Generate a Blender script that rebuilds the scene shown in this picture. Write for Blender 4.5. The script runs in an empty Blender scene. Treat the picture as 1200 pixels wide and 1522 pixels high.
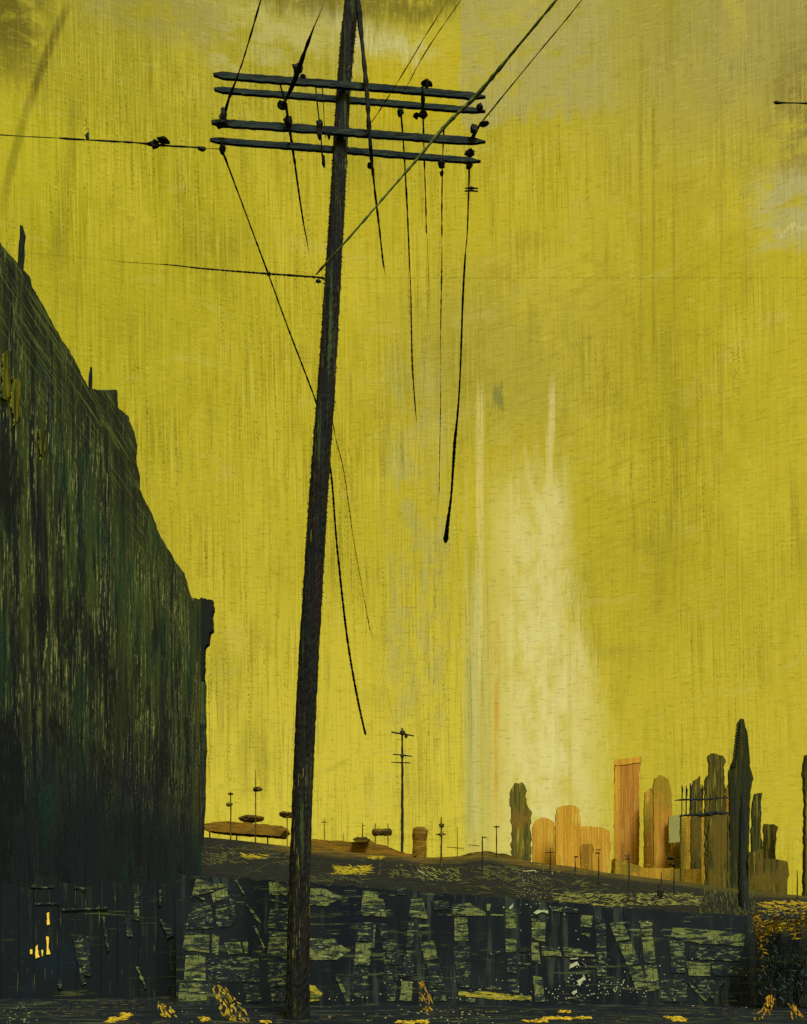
import bpy, bmesh, math, random
from mathutils import Vector, noise as mnoise

F = 1400.0; CX = 600.0; HY = 1338.0; EYE = 1.5
R = random.Random(7)
sc = bpy.context.scene
C = bpy.context.collection

def P(px, py, D):
    return Vector(((px - CX) * D / F, D, EYE + (HY - py) * D / F))

def lin(c):
    return tuple((x / 12.92 if x <= 0.04045 else ((x + 0.055) / 1.055) ** 2.4) for x in [v / 255.0 for v in c]) + (1.0,)

# ------------------------------------------------------------------ node helpers
class S:
    """a socket with arithmetic"""
    def __init__(s, nt, sock): s.nt = nt; s.s = sock
    def _m(s, op, o=None, c=None, clamp=False):
        n = s.nt.nodes.new('ShaderNodeMath'); n.operation = op; n.use_clamp = clamp
        s.nt.links.new(s.s, n.inputs[0])
        for i, v in ((1, o), (2, c)):
            if v is None: continue
            if isinstance(v, S): s.nt.links.new(v.s, n.inputs[i])
            else: n.inputs[i].default_value = v
        return S(s.nt, n.outputs[0])
    def __add__(s, o): return s._m('ADD', o)
    def __sub__(s, o): return s._m('SUBTRACT', o)
    def __mul__(s, o): return s._m('MULTIPLY', o)
    def __truediv__(s, o): return s._m('DIVIDE', o)
    def clamp(s): return s._m('ADD', 0.0, clamp=True)
    def inv(s): return (s * -1.0) + 1.0
    def step(s, a, b):
        """smooth 0..1 from a to b"""
        n = s.nt.nodes.new('ShaderNodeMapRange'); n.interpolation_type = 'SMOOTHSTEP'
        s.nt.links.new(s.s, n.inputs[0])
        fl = a > b
        if fl: a, b = b, a
        n.inputs[1].default_value = a; n.inputs[2].default_value = b
        n.inputs[3].default_value = 1.0 if fl else 0.0; n.inputs[4].default_value = 0.0 if fl else 1.0
        return S(s.nt, n.outputs[0])

def sep(nt, vec):
    n = nt.nodes.new('ShaderNodeSeparateXYZ'); nt.links.new(vec, n.inputs[0])
    return [S(nt, n.outputs[i]) for i in range(3)]
def comb(nt, a, b, c=0.0):
    n = nt.nodes.new('ShaderNodeCombineXYZ')
    for i, v in enumerate((a, b, c)):
        if isinstance(v, S): nt.links.new(v.s, n.inputs[i])
        else: n.inputs[i].default_value = v
    return n.outputs[0]
def noi(nt, vec, scale=1.0, detail=3.0, rough=0.55, dist=0.0):
    n = nt.nodes.new('ShaderNodeTexNoise'); n.inputs['Scale'].default_value = scale
    n.inputs['Detail'].default_value = detail; n.inputs['Roughness'].default_value = rough
    n.inputs['Distortion'].default_value = dist
    nt.links.new(vec, n.inputs['Vector'])
    return S(nt, n.outputs['Fac'])
def mix(nt, a, b, f, mode='MIX'):
    n = nt.nodes.new('ShaderNodeMix'); n.data_type = 'RGBA'; n.blend_type = mode
    for i, v in ((0, f), (6, a), (7, b)):
        if isinstance(v, S): nt.links.new(v.s, n.inputs[i])
        elif isinstance(v, (int, float)): n.inputs[i].default_value = v
        elif isinstance(v, tuple): n.inputs[i].default_value = v
        else: nt.links.new(v, n.inputs[i])
    return n.outputs[2]

# ------------------------------------------------------------------ materials
MATS = {}
COMP = (1.32, 1.38, 1.80)
def pig(c):
    l = lin(c); return (min(l[0]*COMP[0], .9), min(l[1]*COMP[1], .9), min(l[2]*COMP[2], .9), 1.0)
def paint(name, base, *layers, sc3=(1, 1, 1), rough=0.8, bump=0.4, spec=0.06, bdist=0.01):
    """oil-paint surface: base colour (0-255) and layers (colour, (sx,sy,sz), lo, hi[, detail]) laid over it by stretched noise"""
    m = bpy.data.materials.new(name); m.use_nodes = True; nt = m.node_tree
    b = nt.nodes['Principled BSDF']; b.inputs['Roughness'].default_value = rough
    b.inputs['Specular IOR Level'].default_value = spec
    g = nt.nodes.new('ShaderNodeNewGeometry'); x, y, z = sep(nt, g.outputs['Position'])
    col = pig(base); hs = None
    for k, L in enumerate(layers):
        c, s, lo, hi = L[:4]; det = L[4] if len(L) > 4 else 4.0
        v = comb(nt, x * s[0] + 3.7 * k, y * s[1] + 1.3 * k, z * s[2])
        n = noi(nt, v, 1.0, det, 0.6)
        f = n.step(lo, hi)
        if len(L) > 5:       # limit the layer with a broad mask
            w = L[5]; v2 = comb(nt, x * w[0] + 9.1, y * w[1], z * w[2] + 2.2 * k)
            f = f * noi(nt, v2, 1.0, 3.0, 0.6).step(w[3], w[4])
        col = mix(nt, col, pig(c), f)
        hs = f if hs is None else hs + f
    if isinstance(col, tuple): b.inputs['Base Color'].default_value = col
    else: nt.links.new(col, b.inputs['Base Color'])
    if hs is not None and bump:
        bn = nt.nodes.new('ShaderNodeBump'); bn.inputs['Strength'].default_value = bump
        bn.inputs['Distance'].default_value = bdist
        nt.links.new(hs.s, bn.inputs['Height']); nt.links.new(bn.outputs[0], b.inputs['Normal'])
    MATS[name] = m
    return m

SLATE = (34, 41, 46)
# ------------------------------------------------------------------ mesh helpers
class MB:
    def __init__(s): s.v = []; s.f = []
    def add(s, vs, fs):
        o = len(s.v); s.v += [tuple(p) for p in vs]; s.f += [tuple(i + o for i in f) for f in fs]
    def build(s, name, mat, parent=None, origin=None, smooth=False):
        me = bpy.data.meshes.new(name)
        o = bpy.data.objects.new(name, me)
        if origin is None:
            if parent is not None: origin = Vector(parent.location)
            else:
                xs = [p[0] for p in s.v]; ys = [p[1] for p in s.v]; zs = [p[2] for p in s.v]
                origin = Vector(((min(xs) + max(xs)) / 2, (min(ys) + max(ys)) / 2, min(zs)))
        me.from_pydata([tuple(Vector(p) - origin) for p in s.v], [], s.f)
        bm = bmesh.new(); bm.from_mesh(me); bmesh.ops.recalc_face_normals(bm, faces=bm.faces); bm.to_mesh(me); bm.free()
        me.materials.append(mat); me.update()
        if smooth:
            for p in me.polygons: p.use_smooth = True
        C.objects.link(o)
        if parent is None: o.location = origin
        else:
            o.parent = parent
            # parts keep their vertices in the parent's frame
            if origin != Vector(parent.location):
                root = parent
                off = Vector(parent.location) if parent.parent is None else Vector(parent.location) + Vector(parent.parent.location)
                o.location = origin - off
        return o
    def extrude(s, front, vec):
        n = len(front); back = [p + vec for p in front]
        s.add(list(front) + back, [tuple(range(n)), tuple(range(2 * n - 1, n - 1, -1))] +
              [(i, (i + 1) % n, n + (i + 1) % n, n + i) for i in range(n)])
    def tube(s, pts, rad, seg=8, rough=0.0, rng=R, sub=0.0):
        """sweep with a radius per point; sub>0 resamples to that step; rough jitters the radius"""
        if sub:
            q, qr = [pts[0]], [rad[0]]
            for i in range(len(pts) - 1):
                a, b = pts[i], pts[i + 1]; n = max(1, int((b - a).length / sub))
                for k in range(1, n + 1):
                    t = k / n; q.append(a.lerp(b, t)); qr.append(rad[i] * (1 - t) + rad[i + 1] * t)
            pts, rad = q, qr
        rings = []; n = len(pts); up0 = None
        for i, p in enumerate(pts):
            t = (pts[min(i + 1, n - 1)] - pts[max(i - 1, 0)]).normalized()
            ref = Vector((0, 1, 0)) if abs(t.y) < 0.9 else Vector((0, 0, 1))
            a = t.cross(ref).normalized(); b = t.cross(a).normalized()
            r = rad[i]
            ring = []
            for k in range(seg):
                an = 2 * math.pi * k / seg
                rr = r * (1 + rough * (rng.random() * 2 - 1))
                ring.append(p + (a * math.cos(an) + b * math.sin(an)) * rr)
            rings.append(ring)
        vs = [v for r_ in rings for v in r_]; fs = []
        for i in range(n - 1):
            for k in range(seg):
                fs.append((i * seg + k, i * seg + (k + 1) % seg, (i + 1) * seg + (k + 1) % seg, (i + 1) * seg + k))
        fs.append(tuple(range(seg))); fs.append(tuple(range(n * seg - 1, (n - 1) * seg - 1, -1)))
        s.add(vs, fs)
    def blob(s, c, rx, ry, rz, rough=0.25, sub=2, rng=R):
        bm = bmesh.new(); bmesh.ops.create_icosphere(bm, subdivisions=sub, radius=1.0)
        off = Vector((rng.random() * 50, rng.random() * 50, rng.random() * 50))
        vs = []
        for v in bm.verts:
            k = 1 + rough * 2 * mnoise.noise(v.co * 1.7 + off)
            vs.append(c + Vector((v.co.x * rx * k, v.co.y * ry * k, v.co.z * rz * k)))
        fs = [[v.index for v in f.verts] for f in bm.faces]; bm.free()
        s.add(vs, fs)

def jag(poly, step, amp, closed=True, rng=R):
    """densify a pixel outline and roughen it the way a loaded brush leaves an edge"""
    out = []; n = len(poly); m = n if closed else n - 1
    off = rng.random() * 100
    for i in range(m):
        a, b = poly[i], poly[(i + 1) % n]
        L = math.hypot(b[0] - a[0], b[1] - a[1]); k = max(1, int(L / step))
        for j in range(k):
            t = (j + (rng.uniform(-.42, .42) if j else 0)) / k; x = a[0] + (b[0] - a[0]) * t; y = a[1] + (b[1] - a[1]) * t
            if L > 0:
                d = amp * (mnoise.noise(Vector((x * .12, y * .12, off))) * 1.3 + (rng.random() - .5) * .9)
                x += (b[1] - a[1]) / L * d; y -= (b[0] - a[0]) / L * d
            out.append((x, y))
    if not closed: out.append(poly[-1])
    return out

def tag(o, label=None, cat=None, group=None, kind=None):
    if label: o['label'] = label
    if cat: o['category'] = cat
    if group: o['group'] = group
    if kind: o['kind'] = kind
    return o
def empty(name, loc, label, cat, group=None):
    o = bpy.data.objects.new(name, None); C.objects.link(o); o.location = loc; o.empty_display_size = .2
    return tag(o, label, cat, group)

# ------------------------------------------------------------------ materials list
G = (104, 112, 44)
paint('ground_paint', (24, 29, 29), ((66, 74, 40), (1.2, 9, 1), .54, .64, 6.0), ((18, 23, 25), (.5, 2, 1), .45, .7), ((140, 128, 42), (5, 24, 1), .60, .66, 5.0, (.7, 1.2, .4, .50, .60)), bump=.3)
paint('wall_paint', (30, 36, 35), ((23, 28, 29), (.9, .9, .5), .42, .60), ((52, 60, 48), (10, 10, .9), .50, .64, 6.0, (.6, .6, .6, .42, .58)), ((22, 27, 30), (4, 4, .4), .56, .64, 5.0),
      ((70, 78, 46), (1.6, 1.6, 18), .55, .64, 6.0, (.7, .7, 1.0, .46, .60)), ((96, 104, 60), (3.5, 3.5, 30), .60, .66, 4.0, (1.1, 1.1, 1.6, .50, .62)), ((150, 152, 120), (40, 40, 40), .75, .78, 2.0), bump=.5)
paint('board_paint', (25, 30, 30), ((42, 50, 34), (10, 10, .8), .52, .64, 6.0, (.8, .8, .8, .44, .60)), ((64, 70, 36), (1.0, 1.0, 16), .58, .66, 6.0, (1, 1, 1.2, .48, .6)), ((84, 92, 50), (24, 24, 1.5), .62, .68, 4.0, (1, 1, 1.0, .48, .6)),
      ((22, 36, 40), (.6, .6, .5), .60, .78), bump=.5)
paint('letter_bright', (104, 112, 58), ((38, 45, 42), (5, 5, 24), .47, .54, 5.0), ((146, 154, 92), (7, 7, 40), .58, .66, 4.0), ((64, 76, 38), (40, 40, 8), .56, .64, 3.0), bump=.6)
paint('letter_weak', (36, 42, 38), ((96, 106, 62), (5.5, 5.5, 26), .54, .60, 5.0), ((30, 36, 40), (10, 10, 10), .5, .6), ((132, 138, 84), (9, 9, 36), .60, .66, 3.0), bump=.6)
paint('letter_yellow', (158, 146, 40), ((100, 108, 40), (5, 5, 30), .47, .56, 4.0), ((52, 56, 34), (4, 4, 22), .56, .62), bump=.6)
paint('scrap_pale', (172, 174, 128), ((120, 122, 76), (14, 14, 40), .52, .62), bump=.4)
def facade_mat(name, low=False):
    m = bpy.data.materials.new(name); m.use_nodes = True; nt = m.node_tree; b = nt.nodes['Principled BSDF']
    b.inputs['Roughness'].default_value = .8; b.inputs['Specular IOR Level'].default_value = .06
    g = nt.nodes.new('ShaderNodeNewGeometry'); x, y, z = sep(nt, g.outputs['Position'])
    y = y + x * .7
    big = noi(nt, comb(nt, y * .16, z * .16, 3.0), 1, 4, .6)
    mid = noi(nt, comb(nt, y * .9, z * .10, 5.0), 1, 5, .65)
    col = mix(nt, pig((30, 37, 41)), pig((41, 48, 40)), mid.step(.42, .62))
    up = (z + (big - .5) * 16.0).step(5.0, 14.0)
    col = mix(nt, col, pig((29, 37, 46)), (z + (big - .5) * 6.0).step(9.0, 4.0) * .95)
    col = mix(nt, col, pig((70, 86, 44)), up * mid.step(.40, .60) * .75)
    # upright strokes
    a1 = noi(nt, comb(nt, y * 3.2 + z * .10, z * .22, 1.0), 1, 6, .7)
    br = noi(nt, comb(nt, y * 7.0, z * 2.6, 2.0), 1, 4, .7)
    zone = noi(nt, comb(nt, y * .30, z * .12, 8.0), 1, 4, .6)
    st = a1.step(.50, .60) * zone.step(.36, .54)
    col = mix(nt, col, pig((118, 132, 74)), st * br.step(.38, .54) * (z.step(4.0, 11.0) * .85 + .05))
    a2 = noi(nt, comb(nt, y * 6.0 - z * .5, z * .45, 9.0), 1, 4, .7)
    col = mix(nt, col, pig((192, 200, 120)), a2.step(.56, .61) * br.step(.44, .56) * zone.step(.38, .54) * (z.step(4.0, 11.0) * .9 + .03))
    a3 = noi(nt, comb(nt, y * 1.7 + z * .25, z * .16, 14.0), 1, 5, .7)
    col = mix(nt, col, pig((20, 25, 29)), a3.step(.55, .62) * .85)
    blk = noi(nt, comb(nt, y * .42, z * .30, 21.0), 1, 3, .5).step(.56, .60) * z.step(17, 14)
    col = mix(nt, col, pig((23, 29, 34)), blk * br.step(.66, .50) * .8)
    # strokes drawn along the roofline
    h1 = noi(nt, comb(nt, y * .28, z * 5.5, 4.0), 1, 5, .7)
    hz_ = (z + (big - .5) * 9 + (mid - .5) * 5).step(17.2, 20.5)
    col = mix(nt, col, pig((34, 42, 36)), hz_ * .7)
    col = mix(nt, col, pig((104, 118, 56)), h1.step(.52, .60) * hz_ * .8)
    # blue and viridian stains
    s1 = noi(nt, comb(nt, y * .25, z * .16, 31.0), 1, 4, .6).step(.52, .64)
    col = mix(nt, col, pig((24, 62, 46)), s1 * br.step(.36, .60) * .85)
    s2 = noi(nt, comb(nt, y * .5, z * .25, 37.0), 1, 4, .6).step(.57, .66)
    col = mix(nt, col, pig((34, 56, 66)), s2 * br.step(.42, .60) * .6)
    if low: col = mix(nt, col, pig((74, 78, 36)), a1.step(.45, .56) * .6 * z.step(3, 8))
    nt.links.new(col, b.inputs['Base Color'])
    bn = nt.nodes.new('ShaderNodeBump'); bn.inputs['Strength'].default_value = .5; bn.inputs['Distance'].default_value = .06
    nt.links.new((a1 + br * .5).s, bn.inputs['Height']); nt.links.new(bn.outputs[0], b.inputs['Normal'])
    MATS[name] = m
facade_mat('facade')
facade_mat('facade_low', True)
paint('chimney_dark', (30, 35, 27), ((24, 28, 28), (3, 3, .6), .5, .6), bump=.4)
paint('pole_wood', (29, 31, 26), ((66, 62, 36), (32, 32, .9), .56, .66, 5.0), ((26, 28, 28), (22, 22, .7), .50, .60, 5.0), ((132, 124, 50), (46, 46, 1.6), .60, .66, 4.0, (.9, .9, .6, .44, .56)), ((40, 30, 26), (9, 9, .6), .54, .64, 3.0),
      ((56, 70, 36), (14, 14, .5), .56, .64, 4.0), bump=.8, rough=.6)
paint('arm_wood', (44, 54, 44), ((30, 38, 38), (4, 4, 34), .48, .60, 5.0), ((86, 98, 46), (5, 5, 60), .64, .70, 4.0), bump=.5)
paint('wire_dark', (38, 38, 30), ((26, 28, 26), (9, 9, 9), .5, .6), bump=0)
paint('wire_green', (98, 112, 56), ((84, 98, 54), (14, 14, 14), .45, .6), ((160, 160, 70), (30, 30, 30), .58, .66), bump=.2)
paint('iron_dark', (38, 38, 32), ((62, 62, 36), (30, 30, 30), .60, .70), bump=.3)
paint('brown_far', (122, 92, 24), ((98, 78, 26), (.8, .8, 3), .45, .60, 5.0), ((148, 124, 30), (.5, .5, 5), .60, .70, 5.0), bump=.4, bdist=.1)
paint('brown_dark', (90, 72, 22), ((60, 54, 22), (1, 1, 3), .45, .60, 5.0), bump=.4, bdist=.1)
paint('post_far', (82, 72, 26), ((56, 50, 26), (3, 3, 3), .5, .6), bump=0)
paint('post_dark', (46, 44, 30), ((32, 32, 30), (3, 3, 3), .5, .6), bump=0)
paint('hill_paint', (42, 47, 34), bump=.3)   # replaced below by a layered version
def tower(name, a, b, c=None, d=None):  # sky-yellow patches tone distance haze into the tower colours
    L = [(b, (.55, .2, .014), .46, .58, 6.0), ]
    if c: L.append((c, (.85, .3, .05), .56, .62, 5.0))
    if d: L.append((d, (.07, .03, .035), .46, .58, 5.0))
    return paint(name, a, *L, bump=.5, bdist=.5)
tower('orange_tall', (172, 122, 42), (156, 104, 40), (184, 144, 50))
tower('orange_light', (194, 148, 44), (180, 132, 38), (204, 172, 64))
tower('orange_mid', (176, 126, 42), (156, 118, 38), (186, 156, 50), (146, 122, 34))
tower('orange_deep', (154, 110, 32), (126, 98, 30), (172, 138, 44))
tower('orange_base', (172, 130, 38), (150, 122, 34), (184, 156, 44), (128, 108, 32))
tower('olive_tower', (76, 72, 26), (56, 55, 24), (118, 106, 34), (96, 82, 28))
tower('olive_rough', (100, 94, 32), (68, 68, 30), (150, 138, 46), (120, 96, 34))
tower('olive_dark', (62, 62, 24), (44, 46, 26), (106, 102, 30))
tower('spire_dark', (46, 50, 24), (38, 42, 26), (66, 66, 26))
paint('spire_core', (38, 42, 34), ((28, 33, 36), (3, 3, .3), .5, .6, 4.0), ((70, 70, 32), (8, 8, .6), .66, .72, 4.0), bump=.4)
paint('grey_panel', (138, 138, 74), ((150, 142, 62), (.4, .4, .1), .5, .6), bump=.3)
paint('dry_yellow', (178, 150, 34), ((104, 92, 34), (14, 14, 22), .52, .62, 4.0), ((222, 204, 100), (20, 20, 30), .64, .72, 3.0), bump=.6)
paint('dry_orange', (166, 128, 30), ((96, 80, 30), (14, 14, 12), .52, .62, 4.0), ((216, 190, 60), (20, 20, 16), .62, .70, 3.0), bump=.6)
paint('grass_pale', (146, 146, 66), ((112, 118, 52), (3, 3, 8), .45, .6), bump=.3)
paint('grass_olive', (92, 98, 46), ((120, 118, 48), (3, 3, 8), .5, .6), bump=.3)
paint('grass_yellow', (180, 160, 36), ((130, 118, 34), (2, 2, 6), .5, .6), bump=.3)  # own yellow of the dry grass
paint('rail_pale', (160, 158, 100), ((110, 112, 64), (2, 2, 2), .5, .6), bump=.2)
paint('leaf_dark', (62, 74, 76), ((84, 94, 66), (6, 6, 2), .54, .62), bump=.3)
paint('leaf_blue', (70, 86, 88), ((46, 58, 62), (8, 8, 8), .5, .6), bump=.3)
def glow_mat():  # yellow paint dabs given an added glow
    m = bpy.data.materials.new('glow_dab'); m.use_nodes = True; nt = m.node_tree; b = nt.nodes['Principled BSDF']
    b.inputs['Base Color'].default_value = lin((200, 170, 50)); b.inputs['Emission Color'].default_value = lin((226, 190, 60)); b.inputs['Emission Strength'].default_value = .6
    return m
GLOW = glow_mat()

# ------------------------------------------------------------------ terrain
CREST = [(-900, 1236), (250, 1240), (300, 1243), (345, 1247), (430, 1257), (500, 1262), (545, 1265), (600, 1269), (640, 1274), (690, 1271), (712, 1266), (735, 1268), (760, 1275),
         (790, 1280), (850, 1287), (900, 1296), (985, 1306), (1050, 1314), (1120, 1324), (1200, 1331), (1300, 1330), (2100, 1326)]
def crest(px):
    for (a, ya), (b, yb) in zip(CREST, CREST[1:]):
        if a <= px <= b: return ya + (yb - ya) * (px - a) / (b - a)
    return CREST[0][1] if px < CREST[0][0] else CREST[-1][1]
D0, DC = 30.0, 95.0
def zc(px): return EYE + (HY - crest(px)) * DC / F
def hz(px, D):
    t = (D - D0) / (DC - D0)
    w = .12 * mnoise.noise(Vector((px * .012, D * .22, 0))) * max(0.0, min(t * 3, 1, (1 - t) * 5)) if t < 1 else 0
    if t <= 1: return zc(px) * max(t, 0) - .06 + w
    k = (D - DC) / 150.0
    return zc(px) * (1 - k * k * (3 - 2 * k)) * (1.0) - .06 - 1.5 * k if k < 1 else -1.6
def hillD(px, py):
    lo, hi = D0 + .5, DC
    f = lambda D: HY - (hz(px, D) - EYE) * F / D
    if py <= f(hi): return hi
    for _ in range(40):
        m = (lo + hi) / 2
        if f(m) > py: lo = m
        else: hi = m
    return (lo + hi) / 2

def hill_mat():
    m = MATS['hill_paint']; nt = m.node_tree; b = nt.nodes['Principled BSDF']; b.inputs['Roughness'].default_value = .75
    g = nt.nodes.new('ShaderNodeNewGeometry'); x, y, z = sep(nt, g.outputs['Position'])
    wob = noi(nt, comb(nt, x * .12, y * .05, 0.0), 1, 4, .6)
    r = ((x * x + y * y)._m('SQRT'))
    yy = y + (wob - .5) * 14.0
    # worn earth along the ridge, dark soil below it
    rid = yy.step(78, 90)
    low = noi(nt, comb(nt, x * .35, y * 1.3, z * 6.0), 1, 6, .6)
    col = mix(nt, pig((21, 26, 28)), pig((15, 19, 21)), low.step(.4, .6))
    sm = noi(nt, comb(nt, x * .5, y * .9, z * 9.0), 1, 7, .65).step(.60, .68) * noi(nt, comb(nt, x * .06, y * .08, 0.0), 1, 2).step(.48, .6)
    col = mix(nt, col, pig((84, 88, 42)), sm * .9)
    sv = noi(nt, comb(nt, x * 3.0, y * .05, z * .4), 1, 4, .6).step(.6, .68)
    col = mix(nt, col, pig((62, 62, 34)), sv * .6)
    rc = mix(nt, pig((62, 54, 20)), pig((100, 80, 26)), noi(nt, comb(nt, x * .3, y * .2, z * 5.0), 1, 6, .6).step(.45, .62))
    col = mix(nt, col, pig((16, 20, 22)), y.step(62, 44) * .6)
    rc = mix(nt, rc, pig((50, 48, 24)), x.step(10, 26) * .75)
    col = mix(nt, col, rc, rid * x.step(-16.0, -9.0))
    nt.links.new(col, b.inputs['Base Color'])
hill_mat()

def make_ground():
    mb = MB(); nseg = 72
    rs = [0.0, 3, 6, 9, 12, 15, 20, 30, 50, 90, 160, 300, 700, 1500, 4000]
    vs = [Vector((0, 0, 0))]; fs = []
    for r in rs[1:]:
        for k in range(nseg):
            a = 2 * math.pi * k / nseg
            h = .03 * mnoise.noise(Vector((r * math.cos(a) * .4, r * math.sin(a) * .4, 3))) if 4 < r < 25 else 0
            vs.append(Vector((r * math.cos(a), r * math.sin(a), h)))
    for k in range(nseg): fs.append((0, 1 + k, 1 + (k + 1) % nseg))
    for j in range(len(rs) - 2):
        o = 1 + j * nseg
        for k in range(nseg): fs.append((o + k, o + nseg + k, o + nseg + (k + 1) % nseg, o + (k + 1) % nseg))
    mb.add(vs, fs)
    o = mb.build('ground', MATS['ground_paint'], origin=Vector((0, 0, 0)), smooth=True); o['kind'] = 'structure'
make_ground()
def make_hill():
    mb = MB(); pxs = [-900 + i * 8 for i in range(376)]
    Ds = [D0 + (DC - D0) * i / 60 for i in range(61)] + [DC + v for v in (5, 12, 25, 45, 75, 110, 150)]
    vs = [Vector(((p - CX) * D / F, D, hz(p, D))) for D in Ds for p in pxs]
    n = len(pxs)
    fs = [(j * n + i, j * n + i + 1, (j + 1) * n + i + 1, (j + 1) * n + i) for j in range(len(Ds) - 1) for i in range(n - 1)]
    mb.add(vs, fs)
    o = mb.build('hill', MATS['hill_paint'], origin=Vector((0, D0, 0)), smooth=True); o['kind'] = 'structure'
make_hill()

# ------------------------------------------------------------------ row of tall dark buildings on the left
FX = 12.0
def fD(px): return F * FX / (CX - px)
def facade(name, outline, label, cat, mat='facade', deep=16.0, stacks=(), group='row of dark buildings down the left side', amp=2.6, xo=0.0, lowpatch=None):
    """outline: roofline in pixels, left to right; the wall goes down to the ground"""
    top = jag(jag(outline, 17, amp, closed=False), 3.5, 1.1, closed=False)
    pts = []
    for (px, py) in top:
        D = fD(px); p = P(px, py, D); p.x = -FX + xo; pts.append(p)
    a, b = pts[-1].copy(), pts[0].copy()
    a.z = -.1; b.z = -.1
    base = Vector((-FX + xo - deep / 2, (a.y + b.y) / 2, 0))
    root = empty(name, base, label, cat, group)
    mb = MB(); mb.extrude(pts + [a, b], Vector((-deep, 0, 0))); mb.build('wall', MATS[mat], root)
    for (pl) in stacks:
        mbs = MB(); D = fD(pl[0][0])
        q = [P(x, y, D + .2) for x, y, w in pl]
        for v in q: v.y = D + .2
        q = [Vector((v.x - .35, v.y, v.z)) for v in q]
        mbs.tube(q, [w / 2 * D / F for x, y, w in pl], seg=10, rough=.18, sub=.25)
        mbs.build('chimney', MATS['chimney_dark'], root)
    return root
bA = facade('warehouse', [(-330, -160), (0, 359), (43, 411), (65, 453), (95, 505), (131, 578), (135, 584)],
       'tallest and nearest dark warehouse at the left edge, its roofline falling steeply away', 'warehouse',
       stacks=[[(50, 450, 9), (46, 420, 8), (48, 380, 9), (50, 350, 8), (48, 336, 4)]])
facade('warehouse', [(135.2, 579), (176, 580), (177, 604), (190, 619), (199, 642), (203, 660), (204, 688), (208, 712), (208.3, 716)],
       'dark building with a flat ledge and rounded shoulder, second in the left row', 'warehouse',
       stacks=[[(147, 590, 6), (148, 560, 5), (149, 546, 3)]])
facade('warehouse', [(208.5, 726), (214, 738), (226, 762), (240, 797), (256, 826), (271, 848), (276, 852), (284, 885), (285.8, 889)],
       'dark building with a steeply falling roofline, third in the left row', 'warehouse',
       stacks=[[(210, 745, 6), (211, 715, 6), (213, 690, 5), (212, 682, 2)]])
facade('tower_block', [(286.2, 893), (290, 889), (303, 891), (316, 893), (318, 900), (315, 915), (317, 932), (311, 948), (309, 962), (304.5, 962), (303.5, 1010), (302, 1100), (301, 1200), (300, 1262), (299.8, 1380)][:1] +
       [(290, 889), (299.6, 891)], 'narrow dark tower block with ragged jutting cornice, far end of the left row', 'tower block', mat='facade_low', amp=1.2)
blk = [o for o in C.objects if o.name.startswith('tower_block')][0]
mbc = MB(); D = fD(300)
pl = jag([(287, 892), (300, 889), (316, 892), (317, 905), (314, 918), (316, 936), (311, 940), (310, 958), (304, 962), (303, 1010), (288, 1010)], 2.5, 1.6)
mbc.extrude([P(x, y, D + .05) for x, y in pl], Vector((0, .5, 0))); mbc.build('cornice', MATS['chimney_dark'], blk)
mbc = MB()
pl = jag([(288, 1008), (302, 1008), (303, 1100), (301, 1200), (298, 1262), (270, 1262), (270, 1100)], 9, .9)
mbc.extrude([P(x, y, D + .1) for x, y in pl], Vector((0, .9, 0))); mbc.build('end_wall', MATS['facade_low'], blk)
# bright paint worn through on the near warehouse wall
for pl in ([(2, 528), (12, 520), (14, 585), (8, 600), (2, 590)], [(16, 560), (28, 566), (28, 620), (20, 632), (16, 600)], [(56, 640), (68, 636), (66, 672), (58, 684)]):
    mbp = MB(); q = jag(pl, 3, 2.5)
    pts = []
    for x, y in q:
        p = P(x, y, fD(x)); p.x = -FX + .01; pts.append(p)
    mbp.extrude(pts, Vector((.03, 0, 0)))
    o = mbp.build('bare_patch', paint('bare_patch%d' % len(MATS), (120, 118, 32), ((58, 66, 30), (6, 6, .8), .40, .54, 5.0), bump=.4), bA); o['label'] = 'worn yellow patch of wall'

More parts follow.
